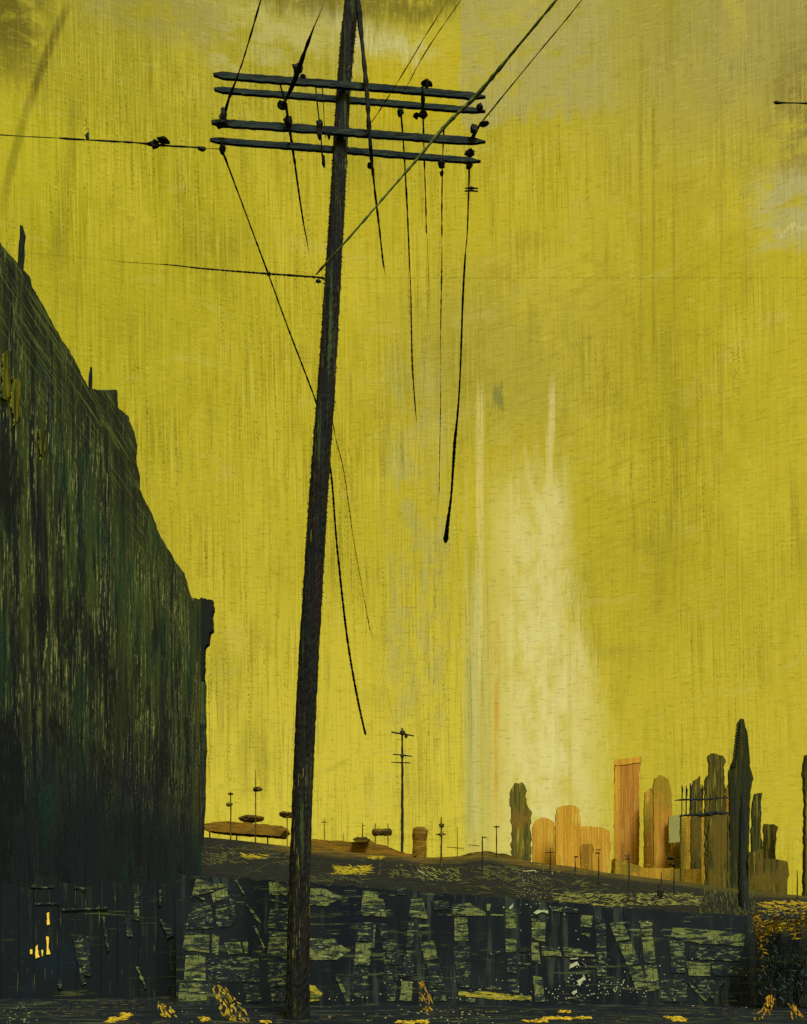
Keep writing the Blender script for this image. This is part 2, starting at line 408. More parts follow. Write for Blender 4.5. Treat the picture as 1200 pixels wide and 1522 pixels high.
# ------------------------------------------------------------------ foreground walls
DW = 13.5
def wplane(pl, D, th, mb): mb.extrude([P(x, y, D) for x, y in pl], Vector((0, th, 0)))
gw = empty('graffiti_wall', Vector((.8, DW, 0)), 'long low dark wall behind the tall pole, covered in broken olive lettering', 'wall')
mb = MB()
top = jag([(262, 1300), (480, 1314), (700, 1331), (905, 1347), (1121, 1363), (1200, 1368), (1420, 1372)], 6, 3.2, closed=False)
mb.extrude([P(x, y, DW) for x, y in top] + [Vector((P(1420, 0, DW).x, DW, -.05))] + [Vector((P(262, 0, DW).x, DW, -.05))], Vector((0, .22, 0)))
mb.build('wall_panel', MATS['wall_paint'], gw)
B, W_, Y = 'letter_bright', 'letter_weak', 'letter_yellow'
strokes = [
 (B, [(292, 1306), (323, 1314), (322, 1322), (311, 1327), (290, 1331), (284, 1334)]), (B, [(313, 1328), (337, 1320), (342, 1333), (318, 1341)]),
 (B, [(325, 1313), (337, 1314), (337, 1318), (325, 1320)]), (W_, [(339, 1319), (344, 1318), (352, 1370), (346, 1372)]), (W_, [(285, 1341), (314, 1342), (318, 1380), (276, 1380)]),
 (W_, [(321, 1346), (343, 1344), (346, 1376), (322, 1380)]), (B, [(276, 1384), (312, 1390), (311, 1416), (272, 1412)]), (B, [(316, 1388), (326, 1390), (324, 1421), (315, 1416)]),
 (B, [(333, 1401), (357, 1400), (361, 1417), (340, 1419)]), (B, [(360, 1400), (368, 1400), (369, 1417), (364, 1417)]), (B, [(276, 1420), (305, 1420), (306, 1458), (274, 1458)]),
 (W_, [(310, 1424), (384, 1422), (386, 1460), (310, 1460)]), (B, [(268, 1462), (311, 1463), (307, 1490), (265, 1488)]), (W_, [(362, 1464), (384, 1462), (390, 1490), (366, 1490)]),
 (B, [(400, 1310), (427, 1315), (427, 1330), (400, 1331)]), (B, [(401, 1336), (427, 1341), (427, 1344), (401, 1339)]), (W_, [(402, 1350), (428, 1354), (428, 1382), (398, 1380)]),
 (B, [(400, 1385), (427, 1386), (426, 1424), (398, 1420)]), (W_, [(398, 1427), (427, 1429), (428, 1466), (398, 1466)]), (W_, [(403, 1470), (428, 1468), (427, 1489), (404, 1488)]),
 (B, [(452, 1320), (484, 1321), (500, 1329), (518, 1335), (500, 1339), (485, 1346), (453, 1344)]), (B, [(454, 1394), (498, 1396), (503, 1403), (522, 1412), (500, 1427), (453, 1426)]),
 (Y, [(455, 1463), (468, 1465), (480, 1477), (475, 1487), (452, 1492)]),
 (B, [(540, 1324), (563, 1326), (562, 1335), (571, 1337), (574, 1363), (536, 1360)]), (W_, [(534, 1371), (556, 1371), (554, 1398), (531, 1399)]), (B, [(530, 1401), (553, 1401), (549, 1435), (526, 1435)]),
 (W_, [(525, 1438), (548, 1438), (545, 1484), (521, 1480)]), (B, [(556, 1375), (559, 1375), (556, 1410), (553, 1410)]), (W_, [(561, 1372), (575, 1373), (577, 1394), (568, 1394)]),
 (B, [(566, 1400), (589, 1398), (591, 1413), (571, 1412)]), (W_, [(570, 1416), (593, 1416), (594, 1434), (571, 1434)]), (W_, [(570, 1440), (592, 1440), (588, 1488), (576, 1488)]),
 (B, [(611, 1335), (628, 1334), (633, 1350), (636, 1366), (608, 1363)]), (W_, [(607, 1370), (621, 1372), (619, 1410), (604, 1408)]), (B, [(623, 1374), (638, 1374), (638, 1378), (623, 1378)]),
 (W_, [(602, 1412), (618, 1414), (614, 1452), (597, 1452)]), (B, [(597, 1458), (614, 1459), (612, 1489), (594, 1487)]), (B, [(624, 1400), (645, 1398), (651, 1425), (632, 1428)]),
 (W_, [(633, 1430), (653, 1430), (661, 1468), (640, 1468)]), (W_, [(642, 1471), (660, 1471), (664, 1488), (646, 1488)]),
 (B, [(672, 1345), (698, 1342), (722, 1356), (722, 1361), (673, 1361)]), (B, [(676, 1364), (694, 1363), (697, 1398), (676, 1398)]), (W_, [(674, 1406), (700, 1406), (700, 1468), (680, 1468)]),
 (Y, [(682, 1472), (700, 1476), (712, 1473), (756, 1478), (790, 1481), (790, 1486), (740, 1486), (682, 1480)]), (W_, [(682, 1483), (706, 1484), (706, 1490), (683, 1490)]),
 (B, [(724, 1344), (730, 1343), (728, 1353), (724, 1354)]), (B, [(730, 1358), (748, 1359), (748, 1361), (730, 1361)]),
 (B, [(751, 1350), (768, 1351), (768, 1380), (752, 1380)]), (B, [(751, 1395), (768, 1397), (768, 1415), (752, 1415)]), (W_, [(753, 1418), (768, 1418), (768, 1447), (754, 1447)]), (W_, [(754, 1455), (771, 1455), (772, 1475), (756, 1475)]),
 (B, [(790, 1364), (811, 1368), (811, 1400), (791, 1396)]), (B, [(790, 1400), (801, 1401), (804, 1432), (790, 1428)]), (B, [(792, 1450), (806, 1452), (811, 1489), (796, 1489)]),
 (B, [(805, 1406), (830, 1408), (836, 1422), (807, 1421)]), (B, [(836, 1408), (860, 1410), (885, 1419), (884, 1422), (841, 1422)]), (B, [(864, 1361), (881, 1361), (880, 1380), (863, 1377)]), (B, [(864, 1387), (877, 1388), (877, 1391), (864, 1390)]),
 (W_, [(770, 1410), (790, 1406), (790, 1412), (772, 1416)]), (W_, [(770, 1430), (790, 1432), (790, 1437), (772, 1436)]), (W_, [(726, 1418), (750, 1410), (750, 1416), (728, 1424)]),
 (B, [(906, 1373), (926, 1369), (936, 1396), (917, 1399)]), (B, [(919, 1402), (938, 1400), (952, 1432), (932, 1434)]), (B, [(933, 1437), (953, 1435), (964, 1470), (946, 1472)]),
 (B, [(951, 1368), (969, 1368), (971, 1390), (954, 1390)]), (B, [(954, 1393), (971, 1392), (975, 1430), (958, 1432)]), (B, [(958, 1435), (976, 1433), (981, 1470), (964, 1474)]),
 (B, [(1000, 1378), (1050, 1382), (1108, 1387), (1106, 1406), (1040, 1402), (998, 1393)]), (W_, [(995, 1395), (1017, 1397), (1019, 1447), (998, 1446)]), (B, [(1020, 1429), (1056, 1432), (1056, 1450), (1024, 1450)]),
 (W_, [(1058, 1433), (1112, 1435), (1110, 1452), (1060, 1450)]), (W_, [(982, 1455), (1021, 1455), (1022, 1490), (982, 1490)]), (W_, [(1025, 1406), (1104, 1410), (1104, 1429), (1024, 1426)]),
 (W_, [(1030, 1456), (1078, 1456), (1060, 1486), (1044, 1480)]), (W_, [(590, 1300+18), (606, 1319), (604, 1330), (590, 1330)]), (W_, [(884, 1366), (900, 1368), (902, 1450), (888, 1450)]),
 (W_, [(640, 1338), (668, 1340), (670, 1352), (644, 1352)]), (W_, [(820, 1346), (860, 1349), (860, 1357), (820, 1354)]), (W_, [(700, 1460), (748, 1466), (748, 1471), (702, 1470)]),
]
for mat, pl in strokes:
    m_ = MB(); pl = [(x, min(y, 1489)) for x, y in pl]
    wplane(jag(pl, 2.6, .9), DW - .006 - R.random() * .004, .012, m_); m_.build('painted_stroke', MATS[mat], gw)
# thin incised lines and torn paper on the wall
for pl in ([(347, 1305), (350, 1305), (365, 1329), (363, 1331)], [(366, 1344), (371, 1347), (383, 1362), (388, 1372), (378, 1364)], [(377, 1376), (380, 1376), (394, 1408), (392, 1410)], [(292, 1330), (305, 1336), (304, 1338), (292, 1333)],
           [(320, 1352), (349, 1345), (350, 1347), (322, 1355)], [(498, 1450), (503, 1450), (520, 1488), (514, 1488)], [(1022, 1460), (1026, 1460), (1052, 1487), (1048, 1489)]):
    m_ = MB(); wplane(jag(pl, 3, .6), DW - .012, .016, m_); m_.build('scratch', MATS[B], gw)
for pl in ([(846, 1440), (848, 1434), (858, 1429), (863, 1438), (858, 1434), (851, 1438)], [(858, 1458), (865, 1454), (868, 1448), (871, 1456), (866, 1458), (862, 1466)], [(864, 1429), (866, 1430), (872, 1436), (871, 1437)],
           [(850, 1476), (857, 1471), (858, 1475), (853, 1479)], [(848, 1424), (860, 1424), (859, 1426), (848, 1426)], [(793, 1357), (800, 1352), (815, 1354), (815, 1358), (806, 1355), (798, 1359)], [(757, 1349), (763, 1343), (764, 1346), (758, 1352)]):
    m_ = MB(); wplane(jag(pl, 3, .6), DW - .016, .012, m_); m_.build('paper_scrap', MATS['scrap_pale'], gw)
m_ = MB()
for k in range(240):
    x, y = R.choice([(R.gauss(800, 22), R.gauss(1349, 8)), (R.gauss(780, 60), R.gauss(1480, 10)), (R.gauss(860, 26), R.gauss(1455, 18)), (R.gauss(930, 20), R.gauss(1466, 8)), (R.uniform(280, 1100), R.uniform(1370, 1488)), (R.gauss(690, 90), R.gauss(1484, 4))])
    if y > 1488 or y < 1302 + (x - 262) * .0757 or x > 1115 or x < 270: continue
    s = R.uniform(.5, 1.3); a = R.random() * 3
    wplane([(x + s * math.cos(a + t) * R.uniform(.6, 1.4), y + s * math.sin(a + t)) for t in (0, 1.5, 3, 4.6)], DW - .010, .012, m_)
o = m_.build('paint_flecks', MATS['scrap_pale'], gw); o['kind'] = 'stuff'

# dark board fence on the left, in front of the warehouses
DF = 14.3
bf = empty('board_fence', Vector((-6, DF, 0)), 'black board fence at the lower left with small glowing dabs of yellow paint', 'fence')
x = -420.0; k = 0
while x < 258:
    w = R.uniform(22, 40); x2 = min(x + w, 262)
    t1 = 1312 + 18 * mnoise.noise(Vector((x * .03, 0, 0))) + R.uniform(-3, 3)
    m_ = MB(); pl = jag([(x, t1), (x2 - .8, t1 + R.uniform(-2, 2))], 5, 1.2, closed=False)
    D_ = DF + R.uniform(-.012, .012)
    m_.extrude([P(a, b, D_) for a, b in pl] + [Vector((P(x2 - .8, 0, D_).x, D_, -.04)), Vector((P(x, 0, D_).x, D_, -.04))], Vector((0, .035, 0)))
    m_.build('board', MATS['board_paint'], bf); x = x2
m_ = MB()
for yy in (1335, 1440): m_.extrude([P(-420, yy, DF + .05), P(262, yy, DF + .05), P(262, yy + 12, DF + .05), P(-420, yy + 12, DF + .05)], Vector((0, .07, 0)))
m_.build('rail', MATS['board_paint'], bf)
for pl in ([(70, 1357), (73, 1356), (74, 1374), (70, 1375)], [(69, 1392), (73, 1393), (72, 1408), (75, 1418), (70, 1419)], [(53, 1407), (56, 1404), (57, 1418), (59, 1422), (53, 1425)], [(45, 1411), (48, 1411), (48, 1418), (45, 1418)], [(62, 1412), (64, 1412), (64, 1421), (62, 1421)]):
    m_ = MB(); wplane(jag(pl, 3, .7), DF - .022, .006, m_); m_.build('glowing_dab', GLOW, bf)  # paint dabs on the boards, made to glow
for mat, pl in ((W_, [(198, 1324), (207, 1324), (207, 1368), (200, 1368)]), (W_, [(108, 1392), (112, 1392), (128, 1462), (122, 1464)]), (W_, [(112, 1390), (132, 1392), (136, 1450), (124, 1450)]), (W_, [(184, 1360), (192, 1358), (198, 1392), (190, 1394)]),
                (B, [(202, 1436), (206, 1438), (219, 1468), (216, 1470)]), (W_, [(152, 1362), (156, 1362), (163, 1412), (159, 1414)]), (W_, [(42, 1316), (80, 1316), (80, 1320), (44, 1319)]), (W_, [(52, 1341), (88, 1341), (88, 1344), (52, 1344)]), (W_, [(110, 1318), (126, 1319), (124, 1326), (120, 1320)]),
                (W_, [(92, 1350), (160, 1348), (160, 1351), (94, 1353)]), (W_, [(237, 1366), (256, 1376), (258, 1390), (250, 1394)]), (W_, [(84, 1452), (92, 1455), (92, 1470), (89, 1470)]), (W_, [(236, 1320), (240, 1320), (240, 1346), (237, 1346)])):
    m_ = MB(); wplane(jag(pl, 3, .9), DF - .021, .006, m_); m_.build('painted_stroke', MATS[mat], bf)

# ------------------------------------------------------------------ the tall utility pole
def poly3(pts, D): return [P(x, y, D) for x, y in pts]
DP = 12.0
pole = empty('utility_pole', P(444, 1338, DP) * 1 - Vector((0, 0, EYE)), 'tall leaning timber utility pole with four crossarms, rising past the top of the picture', 'utility pole')
pc = [(443, 1513, 36), (443, 1480, 35), (444, 1400, 33), (446, 1300, 31), (449, 1200, 30), (454, 1080, 30), (459, 980, 30), (465, 880, 29), (472, 760, 28), (480, 650, 27), (485, 580, 26), (490, 500, 25), (496, 400, 23.5), (502, 300, 22), (507, 200, 21), (512, 120, 21), (518, 50, 21), (523, 0, 21), (529, -60, 20), (534, -120, 19)]
m_ = MB(); m_.tube([P(x, y, DP) for x, y, w in pc], [w / 2 * DP / F for x, y, w in pc], seg=28, rough=.05, sub=.05)
m_.build('pole_shaft', MATS['pole_wood'], pole)
# splinters along the shaft's edges
m_ = MB()
for k in range(330):
    yy = R.uniform(20, 900); i = 0
    while not (pc[i][1] >= yy > pc[i + 1][1]): i += 1
    t = (pc[i][1] - yy) / (pc[i][1] - pc[i + 1][1]); xx = pc[i][0] + t * (pc[i + 1][0] - pc[i][0]); w = pc[i][2] + t * (pc[i + 1][2] - pc[i][2])
    sd = R.choice((-1, -1, 1)); a = P(xx + sd * w * .44, yy, DP); b = P(xx + sd * (w * .5 + R.uniform(.8, 2.6)), yy + R.uniform(1, 6), DP)
    m_.tube([a, b], [.008, .002], seg=4)
m_.build('splinters', MATS['pole_wood'], pole)['kind'] = 'stuff'
arms = [((317, 109), (722, 142), 11.86, 10.5), ((318, 131), (722, 164), 12.10, 9.0), ((314, 180), (722, 210), 11.86, 11.5), ((312, 207), (715, 238), 12.10, 9.5)]
for (a, b, D, w) in arms:
    n = 60; front = []; up = []; dn = []
    for k in range(n + 1):
        t = k / n; x = a[0] + (b[0] - a[0]) * t; y = a[1] + (b[1] - a[1]) * t + 1.2 * mnoise.noise(Vector((t * 4, w, D)))
        hw = w / 2 * (1 - .18 * abs(t - .4)) * min(1, .40 + t * 18) * min(1, (1 - t) * 22)
        hw = max(hw - .5 * min(1, (1 - t) * 14), .5) * (1 + .12 * R.uniform(-1, 1))
        up.append((x, y - hw)); dn.append((x, y + hw))
    m_ = MB(); m_.extrude([P(x, y, D - .02) for x, y in up + dn[::-1]], Vector((0, .04, 0)))
    m_.build('crossarm', MATS['arm_wood'], pole)
ins = [(332, 172, 6, 9, 11.8), (328, 184, 11, 4, 11.8), (331, 222, 5, 7, 12.05), (420, 157, 8, 6, 12.0), (428, 179, 6, 6, 11.78), (475, 186, 5, 7, 11.78), (475, 199, 4, 8, 11.76), (489, 200, 3, 5, 11.8), (481, 240, 3, 8, 12.0), (595, 167, 5, 4.5, 12.05),
       (635, 124, 8, 3, 11.86), (635, 128, 2.5, 5, 11.86), (629, 150, 3, 8, 12.0), (629, 170, 6, 4.5, 12.0), (657, 244, 5, 4.5, 12.05), (657, 258, 2.6, 3, 12.05), (698, 227, 7, 4.5, 12.0), (698, 245, 5, 5, 12.05), (550, 246, 4, 4, 12.0),
       (713, 159, 5, 4, 12.0), (705, 193, 6, 7, 11.78), (720, 184, 7, 2.4, 11.8), (619, 172, 5, 1.6, 12.0), (549, 190, 4, 5, 11.78)]
for (x, y, rx, rz, D) in ins:
    m_ = MB(); m_.blob(P(x, y, D), rx * D / F, .05, rz * D / F, .35)
    m_.build('insulator', MATS['iron_dark'], pole)
m_ = MB()
for yy in (280, 284): m_.tube([P(691, yy, 12), P(701, yy - 1, 12), P(711, yy + .5, 12)], [.008, .014, .008], seg=6, rough=.3, sub=.03)
m_.build('spacer_bar', MATS['iron_dark'], pole)

# ------------------------------------------------------------------ wires
def spanD(y): return 8.8 / max((HY - y) / F - .083, .02)
def overD(y, z0=9.95): return z0 * F / (HY - y)
def wire(px, label, mode='span', mat='wire_dark', rough=.28, name='power_line', group='wires strung from the tall pole', tail=None, D=None, clamps=(), sub=None):
    """px: (x, y, width in px). span: runs away to the far pole; over: runs back over the viewer; flat: at a given distance"""
    pts, rad = [], []
    for q in px:
        x, y, w = q[:3]
        d = q[3] if len(q) > 3 else (spanD(y) if mode == 'span' else overD(y) if mode == 'over' else D)
        pts.append(P(x, y, d)); rad.append(w * (.40 if w < 5 else .46) * d / F)
    if tail: # one more real point outside the frame or at the far pole
        pts.append(Vector(tail[:3])); rad.append(tail[3])
    # smooth resample
    q, qr = [], []
    n = len(pts)
    for i in range(n - 1):
        p0, p1, p2, p3 = pts[max(i - 1, 0)], pts[i], pts[i + 1], pts[min(i + 2, n - 1)]
        seglen = (p2 - p1).length; K = max(2, min(60, int(seglen / (sub or .08))))
        if i == n - 2 and tail: K = 10
        for k in range(K):
            t = k / K
            if tail and i >= n - 3: v = p1.lerp(p2, t)
            else: v = .5 * ((2 * p1) + (p2 - p0) * t + (2 * p0 - 5 * p1 + 4 * p2 - p3) * t * t + (3 * p1 - p0 - 3 * p2 + p3) * t ** 3)
            q.append(v); qr.append((rad[i] * (1 - t) + rad[i + 1] * t) * (1 + rough * R.uniform(-1, 1)))
    q.append(pts[-1]); qr.append(rad[-1])
    m_ = MB(); m_.tube(q, qr, seg=6, rough=.1)
    o = m_.build(name, MATS[mat]); tag(o, label, 'wire', group)
    for (x, y, rx, rz, d) in clamps:
        c_ = MB(); c_.blob(P(x, y, d), rx * d / F, rx * .7 * d / F, rz * d / F, .4)
        c_.build('clamp', MATS['iron_dark'], o)
    return o
def far(dx): # the far pole's top crossarm
    p = P(598 + dx, 1090, 93); return (p.x, p.y, p.z, .004)
T = .22
wire([(330, 222, 5), (345, 262, 3), (400, 410, 3.2), (430, 492, 3.2), (470, 598, 3), (484, 650, 3), (494, 720, 3.6), (503, 830, 3.8), (518, 960, 4.2), (532, 1040, 4.2), (543, 1090, 4), (544, 1093, .3)],
     'longest hanging wire, from the left end of the lowest crossarm down behind the pole', tail=far(-12))
wire([(490, 600, .6), (500, 655, 1.6), (512, 705, 1.4), (526, 803, 1.2), (538, 870, .9), (550, 935, 1.6), (552, 940, .2)], 'faint short wire just right of the pole shaft, below the crossing of the long wire', tail=far(-8), rough=.7)
wire([(424, 150, 5), (429, 180, 5), (438, 240, 4.5), (445, 290, 3.5), (452, 335, 2.6), (458, 366, 1.4), (460, 380, T)], 'thick short wire hanging from the second insulator from the left, left of the pole', tail=far(-10))
wire([(469, 124, 2.4, 12.0), (473, 165, 2.8, 12.0), (477, 200, 3, 12.0), (480, 240, 3, 12.0), (484, 250, 1, 12.0)], 'short stub of wire between the crossarms just left of the pole', mode='flat', D=12.0)
wire([(479, 126, 1.4, 12.0), (481, 160, 2, 12.0), (484, 205, 1.6, 12.0)], 'thin dotted stub of wire close against the left of the pole between upper crossarms', mode='flat', D=12.0, rough=.7)
wire([(531, -14, 8, 11.8), (534, 20, 8, 11.8), (539, 70, 7, 11.8), (545, 130, 7, 11.75), (549, 190, 6.5, 11.75), (552, 230, 5, 11.9), (557, 280, 4, 13), (563, 330, 3.4, 13.8), (570, 392, 3, 15), (573, 410, T, 15.4)],
     'heavy black wire from the pole top, crossing all four crossarms right of the pole', tail=far(-6))
wire([(596, 168, 4), (600, 215, 3.4), (605, 300, 3), (609, 392, 2.8), (610, 410, 1.2), (611, 440, 2.6), (613, 540, 2.8), (618, 612, 2), (620, 630, T)], 'wire hanging right of the pole, longest of the middle bunch, ending halfway down the sky', tail=far(-3))
wire([(628, 130, 4.5), (629, 168, 3.4), (631, 240, 2.6), (633, 300, 2), (634, 345, 2.2), (635, 350, .4), (637, 405, 1), (638, 430, T)], 'thin wire under the starry insulator on the top crossarm, right half', tail=far(2), rough=.5)
wire([(660, 190, 2.6), (658, 244, 3), (657, 300, 2.2), (657, 346, 2.6), (657, 358, .3), (657, 396, 2.4), (656, 440, 2), (655, 505, 1.2), (655, 560, .4), (655, 600, 1.4), (653, 728, 1.2), (653, 738, T)], 'faint broken looking wire second from the right, reaching far down the sky', tail=far(5), rough=.5)
wire([(698, 236, 4), (697, 280, 3), (694.5, 350, 2.2), (692.5, 372, 1.4), (691, 392, 3.6), (688, 450, 4), (684, 560, 3), (680, 620, 4), (676, 660, 5.5), (671, 735, 4), (666, 775, 6), (663, 800, 8), (662.5, 805, 5), (662.4, 806, .3)], 'rightmost hanging wire, ending in a small dark bulb above the pale column of sky', tail=far(12), rough=.15)
wire([(331, 184, 9), (336, 162, 7), (343, 140, 4.5), (352, 117, 3.4), (362, 88, 3.2), (375, 45, 3), (389, -4, 2.8)], 'wire from the left end of the third crossarm, leaving by the top of the picture', mode='over', tail=(-1.35, -18, 11.3, .012))
wire([(420, 157, 5), (428, 142, 5), (437, 122, 6), (443, 106, 9), (450, 86, 6), (458, 64, 5), (467, 40, 3), (475, 22, 1.4), (484, -4, .5)], 'tapering wire with a large clamp, second from the left above the crossarms', mode='over', tail=(-.85, -18, 11.5, .004), clamps=[(443, 103, 7, 9, 11.3), (450, 113, 4, 3, 11.3)])
wire([(415, 118, 1.6, 11.9), (419, 134, 4, 11.9), (425, 150, 5, 11.95)], 'short bent jumper wire between the two upper crossarms, left half', mode='flat', D=11.9)
wire([(549, 186, 2), (562, 168, 2), (585, 132, 1.6), (612, 88, 1.8), (632, 54, 1.6), (650, 26, 1.4), (668, -4, .9)], 'thin slanting wire rising rightwards from beside the pole to the top edge', mode='over', tail=(.5, -18, 11.2, .004), rough=.6)
wire([(590, 150, .5), (605, 128, 1.6), (622, 96, 1.2), (640, 66, 1.4), (656, 42, 1.2), (688, -4, .8)], 'dotted slanting wire just right of the thin slanting one near the top', mode='over', tail=(.7, -18, 11.5, .003), rough=.9)
wire([(703, 204, 8), (709, 193, 6), (716, 182, 3), (730, 165, 3), (750, 140, 2.2), (800, 79, 1.8), (845, 25, 2), (868, -4, 1.8)], 'black slanting wire from the right end of the third crossarm to the top edge', mode='over', tail=(2.2, -18, 11.4, .008))
wire([(470, 408, 2, 12.0), (480, 397, 4.2, 11.80), (508, 366, 4, 11.6), (560, 306, 4.4, 11.45), (625, 231, 4.8, 11.3), (664, 185, 6.4, 11.2), (712, 138, 6.8, 11.0), (770, 69, 5.4, 10.6), (832, -6, 4.2, 10.2)], 'thick pale green guy cable slanting across the crossarms up to the top right', mode='flat', mat='wire_green', name='guy_cable', rough=.3, tail=(5.4, -10, 16.5, .02), sub=.05)
wire([(329, 222, 1.2), (318, 221, 1.2), (303, 221, 1.6), (289, 219, 3), (240, 216, 4), (200, 212, 3.2), (150, 209, 3), (97, 206, 3.4), (85, 205, 1.2), (40, 203, 1.8), (-6, 200, 1.8)], 'lumpy clamped wire running from the lowest crossarm to the left edge of the picture', mode='flat', D=12.05, rough=.35, tail=(-22, 12.6, 12.0, .012), clamps=[(300, 221, 5, 4, 12.05), (229, 214, 8, 5, 12.0), (243, 209, 9, 3, 12.0), (130, 202, 3, 5, 12.0)])
def h2(x, y, w): return (x, y, w, 12.0 + (480 - x) / 480.0 * 16.3)
wire([h2(481, 414, 4), h2(470, 412, 3.6), h2(400, 407, 3.2), h2(360, 404, 3), h2(300, 399, 2.6), h2(255, 394, 2), h2(225, 392, .8), h2(180, 389, .9), h2(155, 386, .25), h2(20, 374, .2)], 'second wire running left from low on the pole towards the warehouse roof, fading out', mode='flat', D=12, rough=.3, name='guy_cable', clamps=[(400, 407, 3, 3, 14.5), (474, 418, 4, 3, 12.0)])
wire([(1149, 152, .6), (1152, 152, 5), (1157, 153, 5), (1162, 153, 2.6), (1180, 153, 3), (1206, 154, 3)], 'short wire end with a clamp poking in from the right edge high in the sky', mode='flat', D=14.0, group=None, tail=(14, 14.5, 12.0, .012))

# ------------------------------------------------------------------ small poles along the ridge
GP = 'small poles standing along the ridge'
def ridge_pole(x, ytop, ybase, w, label, bars=(), lumps=(), mat='post_dark', name='utility_pole', cat='utility pole', D=None):
    """bars: (x0, x1, y, width) crossarms; lumps: (x, y, rx, rz) lamps or transformers"""
    D = D or hillD(x, ybase)
    base = P(x, ybase, D)
    root = empty(name, base, label, cat, GP)
    m_ = MB(); m_.tube([base - Vector((0, 0, .3)), P(x + .3, (ytop + ybase) / 2, D), P(x, ytop, D)], [w / 2 * D / F, w / 2 * D / F * .9, w / 2 * D / F * .6], seg=6, rough=.25, sub=.35)
    m_.build('pole_shaft', MATS[mat], root)
    for (a, b, y, bw) in bars:
        m_ = MB(); y0, y1 = (y if isinstance(y, tuple) else (y, y))
        m_.tube([P(a, y0, D - .12), P((a + b) / 2, (y0 + y1) / 2, D - .12), P(b, y1, D - .12)], [bw * .3 * D / F, bw * .5 * D / F, bw * .3 * D / F], seg=6, rough=.3, sub=.25)
        m_.build('crossarm', MATS[mat], root)
    for (a, y, rx, rz) in lumps:
        m_ = MB(); m_.blob(P(a, y, D - .1), rx * D / F, rx * .8 * D / F, rz * D / F, .25)
        m_.build('lamp_head' if cat == 'street lamp' else 'insulator', MATS[mat], root)
    return root
ridge_pole(598, 1082, 1272, 4.2, 'far utility pole with three crossarms, tallest of the poles on the ridge', bars=[(582, 616, (1088, 1094), 3), (584, 613, (1121, 1124), 2.6), (582, 611, (1133, 1134), 2.2)], lumps=[(599, 1089, 4, 4), (604, 1094, 2.5, 4), (598, 1124, 3, 2.5)], D=93)
ridge_pole(343, 1177, 1252, 2.2, 'thin brown lamp pole with two small heads, nearest to the tower block', lumps=[(343, 1180, 4.5, 1.8), (341, 1196, 5, 3.2)], mat='post_far', name='street_lamp', cat='street lamp')
ridge_pole(380, 1145, 1260, 1.9, 'thin brown pole with one dark box head, passing behind the saucer shaped roof', lumps=[(383, 1173, 7, 4)], mat='post_far', name='street_lamp', cat='street lamp')
ridge_pole(482, 1216, 1262, 1.6, 'tiny pole with one short crossarm just right of the tall pole', bars=[(478, 487, 1222, 2.2)], mat='post_far')
ridge_pole(511, 1238, 1264, 1.2, 'faint bare stick of a pole between the tiny pole and the brown mound', mat='post_far')
ridge_pole(539, 1223, 1266, 2.0, 'small pole with a short arm rising from the brown mound', bars=[(539, 543, 1227, 1.6)], mat='post_far')
ridge_pole(656, 1214, 1288, 2.8, 'stubby dark pole with two pairs of lumps, right of the round brown water tower', bars=[(652, 661, 1225, 2.4), (648, 663, 1240, 3)], lumps=[(656.5, 1227, 3.6, 3.4), (656, 1240, 4.4, 3)], mat='post_far')
ridge_pole(680, 1229, 1272, 1.2, 'very faint pole with a long level crossbar, near the middle of the ridge', bars=[(664, 690, (1259, 1261), 1.4)], mat='post_far')
ridge_pole(717, 1243, 1300, 2.4, 'dark pole with one arm reaching left, left of the thin T-topped pole', bars=[(695, 713, (1255.5, 1257.5), 1.4), (716, 724, 1244.5, 1.8)])
ridge_pole(738, 1227, 1274, 2.0, 'thin T-topped pole beside the rough olive tower', bars=[(734, 743, 1229, 2.4)])
ridge_pole(818, 1260, 1296, 2.0, 'small cross shaped pole in front of the rounded orange tower', bars=[(811, 823, 1267, 2.2)])
ridge_pole(855, 1272, 1302, 1.8, 'short pole with its arm to the right, between the orange towers', bars=[(853, 860, 1273.5, 2)])
ridge_pole(890, 1262, 1314, 1.8, 'pole with two staggered arms in front of the low orange block', bars=[(886, 894, 1263, 1.6), (885, 892, 1268, 2.2)])
ridge_pole(935, 1268, 1322, 2.0, 'pole with two little arms on its left, in front of the tall orange tower', bars=[(928, 935, 1272, 1.8), (929, 937, 1276.5, 2.4)])
ridge_pole(983, 1296, 1334, 2.0, 'short dark post swelling into a bush-like lump at its foot', lumps=[(982, 1324, 5, 12)])
ridge_pole(1002, 1284, 1330, 2.0, 'dark lamp pole with two tilted oval heads below the grey panel', lumps=[(997, 1275, 5.5, 3), (1001, 1285, 6, 2.6)], name='street_lamp', cat='street lamp')
ridge_pole(1185, 1294, 1336, 2.0, 'lone thin post at the far right end of the ridge', mat='post_dark')

# ------------------------------------------------------------------ brown sheds, tanks and mounds on the ridge
def solid(name, pl, D, th, mat, label, cat, amp=1.0, step=3, group=None, kind=None, parent=None):
    m_ = MB(); m_.extrude([P(x, y, D) for x, y in jag(pl, step, amp)], Vector((0, th, 0)))
    o = m_.build(name, MATS[mat], parent)
    if parent is None: tag(o, label, cat, group, kind)
    return o
def legs(root, xs, y0, y1, D, mat, w=2.0, name='post'):
    for x in xs:
        m_ = MB(); m_.tube([P(x, y0, D), P(x, y1, D)], [w / 2 * D / F] * 2, seg=6, rough=.1, sub=.5); m_.build(name, MATS[mat], root)
D = 99
r_ = empty('canopy', P(360, 1250, D), 'long low brown canopy roof on posts along the left end of the ridge', 'canopy')
solid('roof', [(300, 1228), (306, 1224), (318, 1221), (340, 1221), (395, 1225), (420, 1228), (424, 1234), (416, 1243), (390, 1241), (330, 1237), (304, 1234)], D, 5, 'brown_far', None, None, parent=r_)
legs(r_, (312, 352, 398), 1234, 1262, D + 2, 'post_far')
